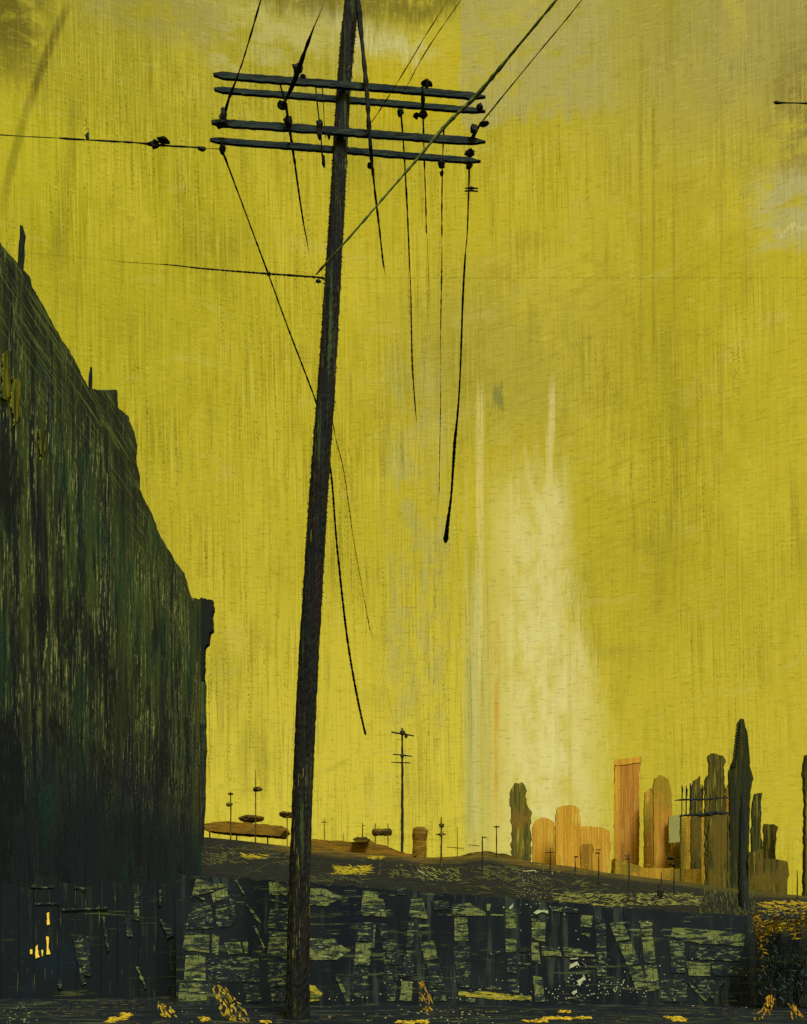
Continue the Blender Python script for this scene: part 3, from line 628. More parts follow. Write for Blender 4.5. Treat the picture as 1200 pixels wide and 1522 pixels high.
r_ = empty('water_tank', P(374, 1222, D + 1.5), 'flat brown saucer shaped tank resting on the long canopy roof', 'water tank')
m_ = MB(); m_.blob(P(374, 1217, D + 1.5), 19 * D / F, 1.3, 6 * D / F, .12, 3); m_.build('tank', MATS['brown_dark'], r_)
r_ = empty('water_tank', P(428, 1258, 97), 'small brown tank on a thin post, half hidden behind the tall pole', 'water tank')
m_ = MB(); m_.blob(P(427, 1211, 97), 10 * 97 / F, .5, 5 * 97 / F, .3, 3); m_.build('tank', MATS['brown_dark'], r_); legs(r_, (427,), 1212, 1262, 97, 'post_far', 1.4)
r_ = empty('water_tank', P(568, 1266, 96), 'brown lozenge shaped tank held up on two thin posts left of the far pole', 'water tank')
m_ = MB(); pts = [P(x, 1237, 96) for x in (553, 555, 560, 568, 576, 581, 583)]; m_.tube(pts, [r * 96 / F for r in (2.5, 5.2, 5.8, 5, 5.6, 5, 2.5)], seg=10, rough=.12, sub=.12); m_.build('tank', MATS['brown_dark'], r_)
legs(r_, (558, 577), 1224, 1270, 96.3, 'post_far', 1.5)
r_ = empty('water_tower', P(624, 1274, 97), 'rounded brown water tower swelling at the top, right of the far pole', 'water tower')
m_ = MB(); m_.tube([P(623, 1276, 97), P(624, 1262, 97), P(624, 1250, 97), P(624, 1240, 97), P(625, 1233, 97), P(625, 1229, 97)], [r * 97 / F for r in (11, 11, 10, 11.5, 11, 6)], seg=14, rough=.05, sub=.25); m_.build('tower_body', MATS['brown_far'], r_)
solid('mound', [(440, 1262), (446, 1252), (462, 1247), (500, 1249), (528, 1252), (536, 1247), (549, 1247), (556, 1253), (576, 1258), (596, 1266), (620, 1271), (600, 1280), (440, 1274)], 92, 6, 'brown_far', 'low reddish brown mound along the ridge just right of the tall pole', 'mound', 1.2)
solid('mound', [(524, 1247), (530, 1244), (545, 1244), (549, 1247), (544, 1252), (530, 1252)], 91, 2, 'brown_dark', 'small dark boat shaped mound on top of the long brown mound', 'mound', .6)
solid('mound', [(686, 1272), (700, 1267), (722, 1265), (744, 1268), (766, 1272), (772, 1284), (690, 1284)], 94, 5, 'brown_dark', 'low dark brown mound on the ridge left of the rough olive tower', 'mound', 1)

# ------------------------------------------------------------------ skyline
GT = 'towers of the distant skyline'
def tw(pl, D, mat, label, name='tower', cat='tower', amp=.9, th=None, step=4, extra=()):
    xs = [p[0] for p in pl]; w = (max(xs) - min(xs)) * D / F
    cx = (max(xs) + min(xs)) / 2
    root = empty(name, Vector((P(cx, 0, D).x, D, 0)), label, cat, GT)
    yb = 1352
    pl = [(x, y if y < 1400 else yb) for x, y in pl]
    m_ = MB(); m_.extrude([P(x, y, D) for x, y in jag(pl, step, amp)], Vector((0, th or max(2, w * .2), 0))); m_.build('tower_body', MATS[mat], root)
    for (nm, q, dd, mt) in extra:
        m_ = MB(); m_.extrude([P(x, y, D - dd) for x, y in jag(q, 3, .7)], Vector((0, dd * .98, 0))); m_.build(nm, MATS[mt], root)
    return root
BOT = 2000
tw([(759, BOT), (761, 1230), (758, 1196), (760, 1172), (766, 1164), (776, 1163), (781, 1172), (783, 1192), (790, 1205), (789, 1232), (791, BOT)], 520, 'olive_rough', 'rough edged olive tower standing apart at the left end of the skyline', amp=2.2)
tw([(792, BOT), (792, 1232), (796, 1220), (804, 1215), (816, 1216), (824, 1222), (826, 1240), (827, BOT)], 560, 'orange_light', 'light orange round topped tower beside the rough olive tower')
tw([(826, BOT), (827, 1212), (829, 1200), (836, 1197), (854, 1197), (862, 1203), (863, 1225), (864, BOT)], 540, 'orange_light', 'light orange dome topped tower, taller of the rounded pair')
tw([(863, BOT), (863, 1228), (880, 1228), (898, 1231), (907, 1236), (908, 1262), (904, BOT)], 580, 'orange_light', 'wide low orange block right of the dome topped tower', 'tower_block', 'tower block')
tw([(864, BOT), (863, 1258), (866, 1255), (880, 1254), (883, 1260), (881, BOT)], 500, 'orange_deep', 'small dark amber block in front of the low orange block', 'tower_block', 'tower block')
tw([(914, BOT), (915, 1180), (915, 1135), (917, 1129), (952, 1126), (953, 1137), (950, 1150), (951, 1220), (949, BOT)], 600, 'orange_tall', 'tall flat topped orange tower with a paler cap, tallest of the orange ones', extra=[('cap', [(914, 1129), (954, 1124), (954, 1132), (940, 1135), (915, 1138)], .4, 'orange_light'), ('lit_side_strip', [(914, 1140), (922, 1138), (921, 1290), (913, 1290)], .4, 'orange_light')])  # paler strip on the front paints in the lit left side
tw([(913, BOT), (914, 1282), (916, 1276), (922, 1279), (950, 1286), (960, 1290), (1042, 1292), (1046, BOT)], 480, 'orange_base', 'low amber blocks along the foot of the orange towers', 'tower_block', 'tower block')
tw([(958, BOT), (958, 1200), (959, 1178), (968, 1171), (974, 1174), (976, 1200), (976, BOT)], 590, 'orange_mid', 'slim orange tower right of the tall flat topped one')
tw([(972, BOT), (972, 1170), (974, 1157), (982, 1152), (994, 1158), (998, 1175), (999, 1200), (1002, 1250), (1001, BOT)], 570, 'orange_mid', 'broader orange tower with a sloping shoulder, right of the slim one')
tw([(1000, BOT), (1000, 1252), (1022, 1251), (1050, 1246), (1056, BOT)], 560, 'orange_base', 'amber block under the grey panel', 'tower_block', 'tower block')
tw([(994, 1253), (995, 1214), (1005, 1211), (1014, 1214), (1014, 1253)], 565, 'grey_panel', 'small pale grey panel between orange and olive towers', 'billboard', 'billboard', amp=.8, th=2)
bb = [o for o in C.objects if o.name.startswith('billboard')][0]
legs(bb, (999, 1009), 1250, 1350, 566, 'orange_deep', 1.5)
tw([(1012, BOT), (1013, 1216), (1030, 1212), (1050, 1214), (1052, BOT)], 548, 'orange_base', 'streaky amber tower below the raised walkway', amp=1.0)
tw([(1028, BOT), (1028, 1172), (1032, 1160), (1041, 1153), (1043, 1175), (1042, BOT)], 530, 'olive_tower', 'narrow olive tower rising behind the raised walkway', amp=1.2)
tw([(1050, BOT), (1049, 1160), (1054, 1150), (1054, 1124), (1058, 1120), (1066, 1121), (1076, 1123), (1080, 1132), (1076, 1140), (1078, 1155), (1079, 1185), (1082, 1240), (1083, BOT)], 500, 'olive_tower', 'tall olive tower with a crumbling top just left of the spire', amp=1.8)
tw([(1079, BOT), (1080, 1172), (1083, 1166), (1086, 1172), (1087, BOT)], 520, 'orange_deep', 'orange sliver of a tower squeezed between the olive tower and the spire', amp=.6)
sp = tw([(1084, BOT), (1086, 1200), (1084, 1150), (1088, 1138), (1092, 1128), (1098, 1085), (1099, 1073), (1102, 1068), (1106, 1069), (1109, 1080), (1113, 1100), (1115, 1138), (1119, 1152), (1120, 1158), (1117, 1168), (1115, 1195), (1114, 1240), (1112, BOT)], 450, 'spire_dark',
    'tall dark pointed spire, highest thing on the skyline', 'spire', 'spire', amp=.8)
m_ = MB()
for k in range(17):
    y = 1076 + k * 3.9; xl = 1097 - k * .45
    m_.tube([P(xl - 2.2, y + R.uniform(-.6, .6), 449.5), P(xl + 4.5, y + R.uniform(-.8, .6), 449.5)], [.32, .3], seg=5, rough=.3, sub=.6)
m_.tube([P(1097, 1074, 449.5), P(1089.5, 1140, 449.5)], [.35, .5], seg=5, rough=.3, sub=1)
m_.build('ladder', MATS['spire_dark'], sp)
tw([(1117, BOT), (1118, 1240), (1119, 1192), (1123, 1180), (1132, 1178), (1132, 1200), (1131, 1240), (1134, 1255), (1135, BOT)], 510, 'olive_dark', 'narrow dark olive tower just right of the spire', amp=1.2)
tw([(1134, BOT), (1136, 1240), (1137, 1225), (1150, 1225), (1157, 1229), (1154, 1240), (1153, 1270), (1156, BOT)], 530, 'olive_tower', 'short olive tower with a jutting roof, second right of the spire', amp=1.4)
tw([(1132, BOT), (1134, 1276), (1160, 1277), (1172, 1281), (1173, 1300), (1170, 1315), (1174, BOT)], 490, 'olive_tower', 'squat olive block at the right foot of the skyline', 'tower_block', 'tower block', amp=1.6)
tw([(1196, BOT), (1198, 1180), (1195, 1150), (1196, 1140), (1199, 1122), (1240, 1120), (1242, BOT)], 500, 'olive_dark', 'dark tower cut off by the right edge of the picture', amp=1.5)
tw([(1052, BOT), (1054, 1216), (1084, 1212), (1086, BOT)], 440, 'olive_tower', 'broad olive block at the left foot of the spire', 'tower_block', 'tower block', amp=1.4)
tw([(1112, BOT), (1113, 1268), (1134, 1262), (1136, BOT)], 445, 'olive_tower', 'olive block at the right foot of the spire', 'tower_block', 'tower block', amp=1.4)
# raised walkway with posts in front of the towers
D = 425
wk = empty('walkway', Vector((P(1050, 0, D).x, D, 0)), 'black raised walkway with railing posts crossing in front of the olive towers', 'walkway')
m_ = MB(); m_.tube([P(1010, 1213, D), P(1030, 1211, D), P(1045, 1211, D), (P(1062, 1208, D)), P(1085, 1209, D)], [.45, .55, .9, .9, .5], seg=6, rough=.3, sub=.8); m_.build('deck', MATS['spire_core'], wk)
m_ = MB(); m_.tube([P(1003, 1190, D), P(1014, 1188.5, D), P(1050, 1188, D), P(1110, 1183, D)], [.2, .45, .35, .25], seg=6, rough=.4, sub=.8); m_.build('rail', MATS['spire_core'], wk)
for (x, a, b, w) in ((1013.5, 1166, 1213, 1.6), (1020, 1168, 1212, 2.0), (1026, 1164, 1212, 2.2), (1034, 1178, 1211, 1.2), (1043.5, 1166, 1211, 2.2), (1055, 1180, 1210, 1.2), (1064, 1178, 1209, 1.2)):
    m_ = MB(); m_.tube([P(x, b, D), P(x + .3, (a + b) / 2, D), P(x + 1, a + 7, D), P(x, a, D)], [w / 2 * D / F * k for k in (1, .9, 1.7, .6)], seg=6, rough=.25, sub=.7); m_.build('railing_post', MATS['spire_core'], wk)
for x in (1012, 1052, 1082):
    m_ = MB(); m_.tube([P(x, 1346, D), P(x, 1211, D)], [.35, .3], seg=6, rough=.3, sub=2); m_.build('support', MATS['olive_dark'], wk)
# nearer slender stack in front of the spire
D = 58
st = empty('chimney_stack', Vector((P(1107, 0, D).x, D, 0)), 'slender black stack in front of the spire, standing on the dark slope', 'chimney')
m_ = MB(); m_.tube([P(1107, 1385, D), P(1107, 1352, D), P(1105, 1325, D), P(1103, 1290, D), P(1103.5, 1240, D), P(1104, 1205, D), P(1104, 1180, D)], [r * D / F for r in (9, 9, 7.5, 5.5, 4.6, 4.2, 2.5)], seg=14, rough=.08, sub=.2)
m_.build('stack_shaft', MATS['spire_core'], st)

# ------------------------------------------------------------------ worn grass, yellow patches and rails on the dark slope
def scatter(name, label, cat, x0, x1, y0, y1, n, L, ang, mat, surf='hill', w=1.2, kind='stuff', group=None):
    m_ = MB()
    for k in range(n):
        x, y = R.uniform(x0, x1), R.uniform(y0, y1); l = R.uniform(*L); a = math.radians(R.gauss(ang, 14)); ww = w * R.uniform(.5, 1.2)
        c_, s_ = math.cos(a), math.sin(a)
        pl = []
        for t, h in ((-1, 0), (-.5, .8), (.2, 1), (.7, .7), (1, 0), (.5, -.8), (-.2, -1), (-.8, -.6)):
            hh = h * ww * R.uniform(.5, 1.3) * .5
            pl.append((x + c_ * t * l / 2 - s_ * hh, y + s_ * t * l / 2 + c_ * hh))
        D = hillD(x, max(y, crest(x) + 1)) if surf == 'hill' else surf
        m_.extrude([P(p[0], p[1], D - .10) for p in pl], Vector((0, .06, 0)))
    o = m_.build(name, MATS[mat]); tag(o, label, cat, group, kind); return o
scatter('grass', 'bright yellow strip of dry grass on the dark slope left of the pole', 'grass', 362, 394, 1270, 1276, 26, (8, 22), 5, 'grass_yellow', w=2)
scatter('grass', 'hatched patch of thin dry grass beside the tower block foot', 'grass', 306, 350, 1268, 1286, 60, (4, 14), 35, 'grass_olive', w=.9)
scatter('grass', 'thin olive grass lines under the canopy', 'grass', 305, 428, 1256, 1284, 60, (8, 30), 5, 'grass_olive', w=.9)
scatter('grass', 'brightest yellow patch of dry grass on the slope right of the pole', 'grass', 498, 550, 1288, 1300, 70, (8, 26), 4, 'grass_yellow', w=2.6)
scatter('grass', 'small yellow patch of grass at the ridge right of the pole', 'grass', 550, 572, 1273, 1277, 14, (8, 16), 2, 'grass_yellow', w=2)
scatter('grass', 'curving thin grass lines on the slope right of the pole', 'grass', 465, 545, 1300, 1312, 30, (16, 40), 14, 'grass_olive', w=.8)
scatter('grass', 'reddish olive hatching of dry stalks below the far pole', 'grass', 583, 624, 1293, 1305, 50, (6, 20), 22, 'grass_olive', w=1.1)
scatter('grass', 'pale slanting stalks below the lumpy pole', 'grass', 628, 688, 1290, 1310, 55, (8, 26), 26, 'grass_pale', w=1.1)
scatter('grass', 'olive grass streaks on the slope under the T-topped pole', 'grass', 712, 772, 1288, 1308, 70, (8, 24), 14, 'grass_olive', w=1.1)
scatter('grass', 'long faint grass lines across the middle of the slope', 'grass', 690, 900, 1306, 1330, 70, (14, 44), 2, 'grass_olive', w=.8)
scatter('grass', 'broad scribble of yellow grass above the right half of the lettered wall', 'grass', 824, 932, 1328, 1354, 240, (6, 24), -6, 'grass_pale', w=1.0)
scatter('grass', 'golden flecks among the broad scribble of grass', 'grass', 840, 925, 1332, 1352, 26, (6, 16), 4, 'grass_yellow', w=1.2)
scatter('grass', 'pale rubble-like band of grass left of the black stack', 'grass', 938, 1042, 1328, 1346, 190, (4, 16), 10, 'grass_pale', w=1.3)
scatter('grass', 'pale specks by the little white fence', 'grass', 768, 824, 1294, 1340, 90, (1, 4), 40, 'rail_pale', w=1.1)
scatter('grass', 'brown and gold stubble along the top of the ridge', 'grass', 560, 1000, 1283, 1300, 70, (2, 9), 6, 'grass_yellow', w=.8)
scatter('grass', 'golden grass on the slope at the far right edge', 'grass', 1135, 1215, 1340, 1362, 110, (8, 30), 8, 'dry_yellow', w=2.2)
scatter('grass', 'olive upright stalks below the olive towers', 'grass', 1040, 1125, 1322, 1372, 170, (8, 26), 88, 'grass_olive', w=.9)
def rail_thing(name, label, cat, segs, mat='rail_pale'):
    D = hillD(segs[0][0][0], segs[0][0][1]) - .15
    root = empty(name, P(segs[0][0][0], segs[0][0][1], D), label, cat)
    for s_ in segs:
        m_ = MB(); m_.tube([P(x, y, D) for x, y in s_], [.9 * D / F] * len(s_), seg=5, rough=.35, sub=.3); m_.build('rail' if abs(s_[0][0] - s_[-1][0]) > 4 else 'post', MATS[mat], root)
rail_thing('post', 'short pale upright post on the slope left of the little white fence', 'post', [[(772, 1294), (773, 1308)]])
rail_thing('fence', 'little broken white fence on the slope below the orange towers', 'fence', [[(778, 1295), (796, 1294)], [(796, 1294), (797, 1310)], [(798, 1310), (822, 1311)], [(821, 1296), (822, 1311)], [(797, 1302), (812, 1303)]])
rail_thing('handrail', 'bent pale handrail on the slope below the lumpy pole', 'handrail', [[(664, 1297), (661, 1310)], [(664, 1297), (690, 1307)], [(658, 1311), (664, 1310)], [(621, 1294), (650, 1307)]])

# ------------------------------------------------------------------ weeds and scraps at the foot of the wall
def gD(y): return EYE * F / (y - HY)
def tuft(label, cx, cy, wpx, hpx, n, lean, mat='dry_yellow', D=None, name='weed', group='yellow weeds at the foot of the walls', leafw=1.6):
    D = D or min(gD(max(cy, 1490)), 13.2)
    base = P(cx, cy, D)
    m_ = MB(); a0 = math.atan2(lean, 1.0)
    for k in range(int(n * 1.5)):
        t = R.random() ** 1.3; q = R.uniform(-.5, .5) * (1 - .55 * t)
        x0 = cx + q * wpx * 1.5 + lean * t * hpx; y0 = cy - t * hpx
        l = R.uniform(4, 12); w = R.uniform(1.2, 3.4); an = a0 + R.gauss(0, .45); dd = R.uniform(-.03, .03)
        ux, uy = math.sin(an), -math.cos(an); pl = []
        for (tt, hh) in ((-1, .3), (-.4, 1), (.4, .8), (1, .2), (.6, -.7), (-.3, -1)):
            hh *= w * R.uniform(.5, 1.2) * .5; pl.append((x0 + ux * tt * l / 2 - uy * hh, y0 + uy * tt * l / 2 + ux * hh))
        f_ = [P(px_, py_, D + dd) + Vector((0, 0, 0)) for px_, py_ in pl]
        m_.extrude(f_, Vector((0, .012, 0)))
    o = m_.build(name, MATS[mat], origin=Vector((base.x, base.y, 0))); tag(o, label, 'weed', group); return o
def scrap(label, blobs, mat='dry_yellow', name='leaf_heap', group='heaps of yellow leaves on the ground'):
    m_ = MB(); x0, y0 = blobs[0][:2]
    for (x, y, rx, rz) in blobs:
        for k in range(int(4 + rx)):
            xx, yy = x + R.gauss(0, rx * .45), y + R.gauss(0, rz * .4); D = gD(max(yy, 1494) + 1)
            s = R.uniform(1.0, 3.4)
            m_.blob(P(xx, yy, D), s * 1.6 * D / F, s * D / F, s * .55 * D / F, .95, 2)
    o = m_.build(name, MATS[mat]); tag(o, label, 'leaf heap', group); return o
tuft('large slanting yellow weed clump at the wall foot left of the pole', 352, 1517, 30, 52, 46, -.5, leafw=2.6)
tuft('small yellow weed near the gap between fence and lettered wall', 256, 1512, 20, 20, 16, -.8, leafw=2.4)
tuft('pointed orange weed clump at the wall foot right of the pole', 638, 1503, 14, 42, 26, -.25, 'dry_orange', leafw=2.4)
tuft('upright orange weed clump at the lower right, below the dark ragged shrub', 1132, 1518, 16, 38, 26, .4, 'dry_orange', D=11.8, leafw=2.4)
tuft('orange weed leaning left at the lower right edge', 1190, 1521, 14, 28, 18, -.5, 'dry_orange', D=11.8, leafw=2.4)
scrap('pile of yellow leaves with pale tips at the bottom below the board fence', [(178, 1514, 14, 5), (188, 1509, 8, 3), (168, 1517, 8, 3)])
scrap('small ragged yellow heap left of the large slanting weed clump', [(302, 1513, 7, 6)])
scrap('flat yellow leaf strip at the bottom edge below the pointed orange weed', [(604, 1520, 14, 2), (620, 1519, 14, 2)])
scrap('highest of the yellow leaf heaps below the broken letters, smallest', [(841, 1504, 8, 1.5)])
scrap('wide yellow leaf litter at the bottom below the pale paper scraps', [(800, 1518, 16, 2.5), (822, 1513, 14, 3), (845, 1514, 14, 2.5), (866, 1514, 14, 2.5)])
scrap('yellow leaf litter at the bottom near the right end of the lettering', [(998, 1513, 10, 3), (1010, 1516, 9, 3)])
scrap('few yellow leaves at the bottom just left of the pole foot', [(396, 1519, 6, 1.5)])
m_ = MB()
for k in range(150):
    x = R.choice((R.gauss(670, 30), R.uniform(5, 1110), R.gauss(30, 20))); y = R.uniform(1494, 1521)
    D = gD(y); s = R.uniform(.5, 1.4); m_.blob(P(x, y, D), s * 1.6 * D / F, s * D / F, s * .5 * D / F, .5, 1)
o = m_.build('gravel', MATS['rail_pale']); tag(o, 'pale chips scattered over the dark ground before the walls', 'gravel', None, 'stuff')

# dark bush with golden top at the right
def bush(label, cx, cy, rx, ry, D, n, mats, golden=None):
    root = empty('shrub', Vector((P(cx, 0, D).x, D, 0)), label, 'shrub')
    def leaves(n, mat, f, nm, vertical):
        m_ = MB()
        for k in range(n):
            x, y, d = f(); h = R.uniform(3, 11) if vertical else R.uniform(3, 8); w = R.uniform(.8, 2.4)
            a = R.gauss(0 if vertical else 1.0, .5)
            c_ = P(x, y, d); dx, dz = math.sin(a) * h * D / F, math.cos(a) * h * D / F; s = w * D / F
            m_.add([c_, c_ + Vector((dx * .5 - dz / h * w * .7, -.02, dz * .5 + dx / h * w * .7)), c_ + Vector((dx, R.uniform(-.1, .1), dz)), c_ + Vector((dx * .5 + dz / h * w * .7, .03, dz * .5 - dx / h * w * .7))], [(0, 1, 2), (0, 2, 3)])
        return m_.build(nm, MATS[mat], root)
    def inside():
        while True:
            u, v, q = R.uniform(-1, 1), R.uniform(-1, 1), R.uniform(-1, 1)
            if u * u + v * v * .9 + q * q < 1: return cx + u * rx, cy + v * ry, D + q * rx * D / F
    leaves(n, mats[0], inside, 'foliage', True)
    for (mt, k, fx) in (golden or ()): leaves(k, mt, fx, 'golden_foliage' if mt.startswith('dry') else 'pale_foliage', False)
    m_ = MB()
    for k in range(5):
        m_.tube([Vector((P(cx + R.uniform(-8, 8), 0, D).x, D, 0)), P(cx + R.uniform(-rx, rx) * .5, cy, D)], [.03, .012], seg=6, sub=.2, rough=.2)
    m_.build('stem', MATS['post_dark'], root)
    return root
def arc(x0, x1, yc, sp, D):
    def f():
        x = R.uniform(x0, x1); t = (x - x0) / (x1 - x0); return x, yc(t) + R.gauss(0, sp), D + R.uniform(-.4, .3)
    return f
bush('dark ragged shrub against the right end of the lettered wall, under a golden fringe', 1152, 1446, 25, 60, 13.0, 330, ['leaf_dark'],
     [('dry_yellow', 150, arc(1134, 1182, lambda t: 1394 - 18 * math.sin(math.pi * t), 5, 12.9)), ('dry_orange', 70, arc(1122, 1134, lambda t: 1372 + 60 * t, 10, 12.9))])
bush('golden creeper with blue-grey leaves spilling over the wall top at the right edge', 1196, 1452, 34, 50, 13.2, 260, ['leaf_dark'],
     [('dry_yellow', 520, arc(1116, 1235, lambda t: 1380 - 10 * t, 9, 13.1)), ('leaf_blue', 300, arc(1134, 1222, lambda t: 1360 + 3 * t, 5, 13.1)), ('dry_orange', 140, arc(1176, 1232, lambda t: 1374, 9, 13.0))])

# ------------------------------------------------------------------ sky
def make_world():
    w = bpy.data.worlds.new('World'); sc.world = w; w.use_nodes = True; nt = w.node_tree
    for n in list(nt.nodes): nt.nodes.remove(n)
    out = nt.nodes.new('ShaderNodeOutputWorld')
    tc = nt.nodes.new('ShaderNodeTexCoord'); x, y, z = sep(nt, tc.outputs['Generated'])
    az = x._m('ARCTAN2', y); hl = (x * x + y * y)._m('SQRT')._m('MAXIMUM', .02)
    A = az * 14.0; E = (z / hl)._m('MINIMUM', 30.0) * 14.0          # azimuth and elevation, one unit is about four degrees
    def a(px): return 14 * math.atan((px - 600) / 1400)
    def e(py, px=600): return (1338 - py) / 100 * math.cos(math.atan((px - 600) / 1400))
    # wandering brush edges
    w1 = (noi(nt, comb(nt, A * .9, E * .5, 1.0), 1, 3, .6) - .5)
    w2 = (noi(nt, comb(nt, A * 9, E * 1.6, 4.0), 1, 4, .6) - .5)
    w3 = (noi(nt, comb(nt, A * 34, E * 3.0, 7.0), 1, 3, .7) - .5)
    Ew = E + w1 * .8 + w2 * .5 + w3 * .5
    Aw = A + (noi(nt, comb(nt, A * 1.5, E * 1.2, 11.0), 1, 4, .65) - .5) * .35
    def box(x0, x1, y0, y1, sx, sy, wob=True, cx=None):
        """x, y in photograph-scale units; s: softness"""
        AA = Aw if wob else A; EE = Ew if wob else E; c = cx or (x0 + x1) / 2; sx /= 100; sy /= 100
        return AA.step(a(x0) - sx, a(x0) + sx) * AA.step(a(x1) + sx, a(x1) - sx) * EE.step(e(y1, c) - sy, e(y1, c) + sy) * EE.step(e(y0, c) + sy, e(y0, c) - sy)
    col = mix(nt, lin((191, 174, 36)), lin((176, 165, 26)), A.step(a(640), a(60)) * E.step(e(1000), e(500)))
    col = mix(nt, col, lin((210, 192, 52)), E.step(e(720), e(1220)) * A.step(a(1050), a(620)))
    col = mix(nt, col, lin((196, 177, 38)), E.step(e(780), e(1150)) * A.step(a(780), a(1050)) * .8)
    col = mix(nt, col, lin((160, 150, 50)), E.step(e(330), e(0)) * .7)
    # tan cast in the upper right and ochre glow below it
    col = mix(nt, col, lin((164, 151, 78)), (A + w1 * 2).step(a(800), a(1120)) * (E + w1 * 2).step(e(460), e(120)) * .9)
    col = mix(nt, col, lin((178, 162, 26)), box(940, 1140, 250, 1000, 60, 150) * .6)
    col = mix(nt, col, lin((162, 148, 58)), box(600, 900, 400, 650, 90, 80) * .55)
    col = mix(nt, col, lin((172, 156, 26)), box(860, 1040, 500, 900, 50, 120) * .35)
    blo = noi(nt, comb(nt, A * .7, E * .35, 2.0), 1, 5, .6)
    col = mix(nt, col, lin((208, 190, 50)), blo.step(.50, .68) * .5)
    col = mix(nt, col, lin((152, 142, 30)), blo.step(.48, .30) * .45)
    sw = noi(nt, comb(nt, A * .9 + E * .5, E * 1.6 - A * .4, 17.0), 1, 5, .6, .8)
    col = mix(nt, col, lin((196, 182, 80)), sw.step(.56, .70) * .35)
    col = mix(nt, col, lin((158, 144, 34)), sw.step(.44, .30) * .35)
    fl = noi(nt, comb(nt, A * 5, E * .5, 8.0), 1, 5, .6)
    col = mix(nt, col, lin((148, 138, 22)), fl.step(.54, .70) * .38)
    # grey-green scumble
    sc1 = noi(nt, comb(nt, A * 4, E * 1.6, 5.0), 1, 6, .7)
    col = mix(nt, col, lin((172, 166, 92)), box(574, 664, 540, 1060, 14, 60) * sc1.step(.42, .60) * .55)
    # pale worn column of light
    wv = noi(nt, comb(nt, A * 16, E * 42, 0.0), 1, 3, .7).step(.30, .50)
    low = E.step(e(820), e(1120)) * E.step(e(1400), e(1260))
    right = (A - (E.step(e(800), e(1130)) * .50))
    colm = (A + w3 * .08).step(a(716), a(738)) * (right - low * .06 + (w2 * .4 + w3 * .8) * E.step(e(760), e(900)) ).step(a(866), a(822)) * (E + w2 * 1.6).step(e(655), e(780)) * E.step(e(1420), e(1300))
    col = mix(nt, col, mix(nt, lin((206, 190, 84)), lin((222, 209, 126)), A.step(a(722), a(790)) * A.step(a(900), a(840)) * sc1.step(.35, .6)), (colm * (wv * .30 + .60 + low * .12)).clamp())
    lft = A.step(a(680), a(700)) * A.step(a(732), a(728)) * (E + w2 * 1.2).step(e(780), e(980))
    col = mix(nt, col, lin((186, 178, 96)), lft * .55)
    for (x0, x1, y0, y1, c, k) in ((708, 719, 580, 1010, (212, 198, 104), .85), (722, 727, 690, 1000, (196, 180, 60), .6), (816, 825, 572, 650, (218, 204, 120), .85), (812, 822, 640, 740, (216, 202, 112), .85),
                                   (689, 696, 700, 900, (200, 186, 78), .55), (702, 712, 860, 1240, (200, 193, 120), .5), (694, 702, 980, 1240, (160, 160, 92), .5), (758, 761, 700, 1280, (220, 206, 118), .5),
                                   (826, 834, 820, 1280, (214, 200, 120), .5), (640, 646, 540, 860, (186, 172, 74), .4), (845, 850, 880, 1290, (188, 172, 60), .5), (673, 677, 720, 900, (196, 182, 70), .5), (1040, 1046, 380, 1240, (196, 178, 36), .4),
                                   (1000, 1004, 100, 900, (148, 134, 30), .45), (1070, 1074, 200, 700, (146, 134, 40), .4), (950, 956, 60, 560, (150, 138, 28), .5), (970, 974, 160, 520, (140, 128, 26), .5), (862, 866, 340, 820, (190, 174, 44), .35)):
        col = mix(nt, col, lin(c), box(x0, x1, y0, y1, 2.2, 26, False) * (w3 * 2.4 + .9).clamp() * k)
    col = mix(nt, col, lin((196, 146, 32)), box(735, 742, 930, 1205, 2.5, 40, False) * (sc1.step(.35, .6)) * .75)
    col = mix(nt, col, lin((104, 112, 62)), box(732, 750, 568, 600, 4, 8) * .6)
    # strokes at the top
    brn = (Ew).step(e(44), e(8)) * A.step(a(300), a(420)) * A.step(a(700), a(684)) * sc1.step(.30, .5)
    col = mix(nt, col, lin((112, 100, 30)), brn * .8)
    t1 = noi(nt, comb(nt, A * 2.2, E * 3.4, 3.0), 1, 5, .6, .6)
    arcs = (E + (A + 1.5) * (A + 1.5) * .03 + (A + 1.0) * .34 + w2 * .7 + w3 * .6)
    edge = arcs.step(e(112), e(86)) * arcs.step(e(20), e(80)) * A.step(a(200), a(300)) * A.step(a(700), a(680))
    col = mix(nt, col, lin((192, 182, 94)), edge * (t1.step(.38, .6) * .55 + .4))
    edge2 = arcs.step(e(70), e(46)) * arcs.step(e(0), e(34)) * A.step(a(420), a(560)) * A.step(a(700), a(680))
    col = mix(nt, col, lin((206, 198, 132)), edge2 * (w3 * 3.5 + .6).clamp())
    bri = box(300, 440, 10, 120, 30, 20) * t1.step(.45, .62)
    col = mix(nt, col, lin((186, 176, 96)), bri * .85)
    ye = box(540, 690, 78, 190, 10, 16)
    col = mix(nt, col, lin((192, 172, 20)), ye * .9)
    pal = A.step(a(683), a(688)) * A.step(a(960), a(860)) * (E + w2 * .8 + w3 * .5).step(e(196), e(180)) * t1.step(.25, .6)
    col = mix(nt, col, lin((174, 163, 88)), pal * .95)
    # curved sweep right of the crossarms
    rr = ((A - a(700)) * (A - a(700)) + (E - e(300)) * (E - e(300)))._m('SQRT')
    ring = (rr * 9.0 + w3 * 2)._m('SINE')
    sweep = rr.step(2.1, 1.7) * rr.step(.6, .9) * A.step(a(700), a(730))
    col = mix(nt, col, lin((190, 180, 84)), sweep * ring.step(-.6, 1.0) * t1.step(.45, .65) * .22)
    smr = (Ew + (A + 3) * .12).step(e(80, 200), e(20, 200)) * A.step(a(90), a(150)) * A.step(a(360), a(300))
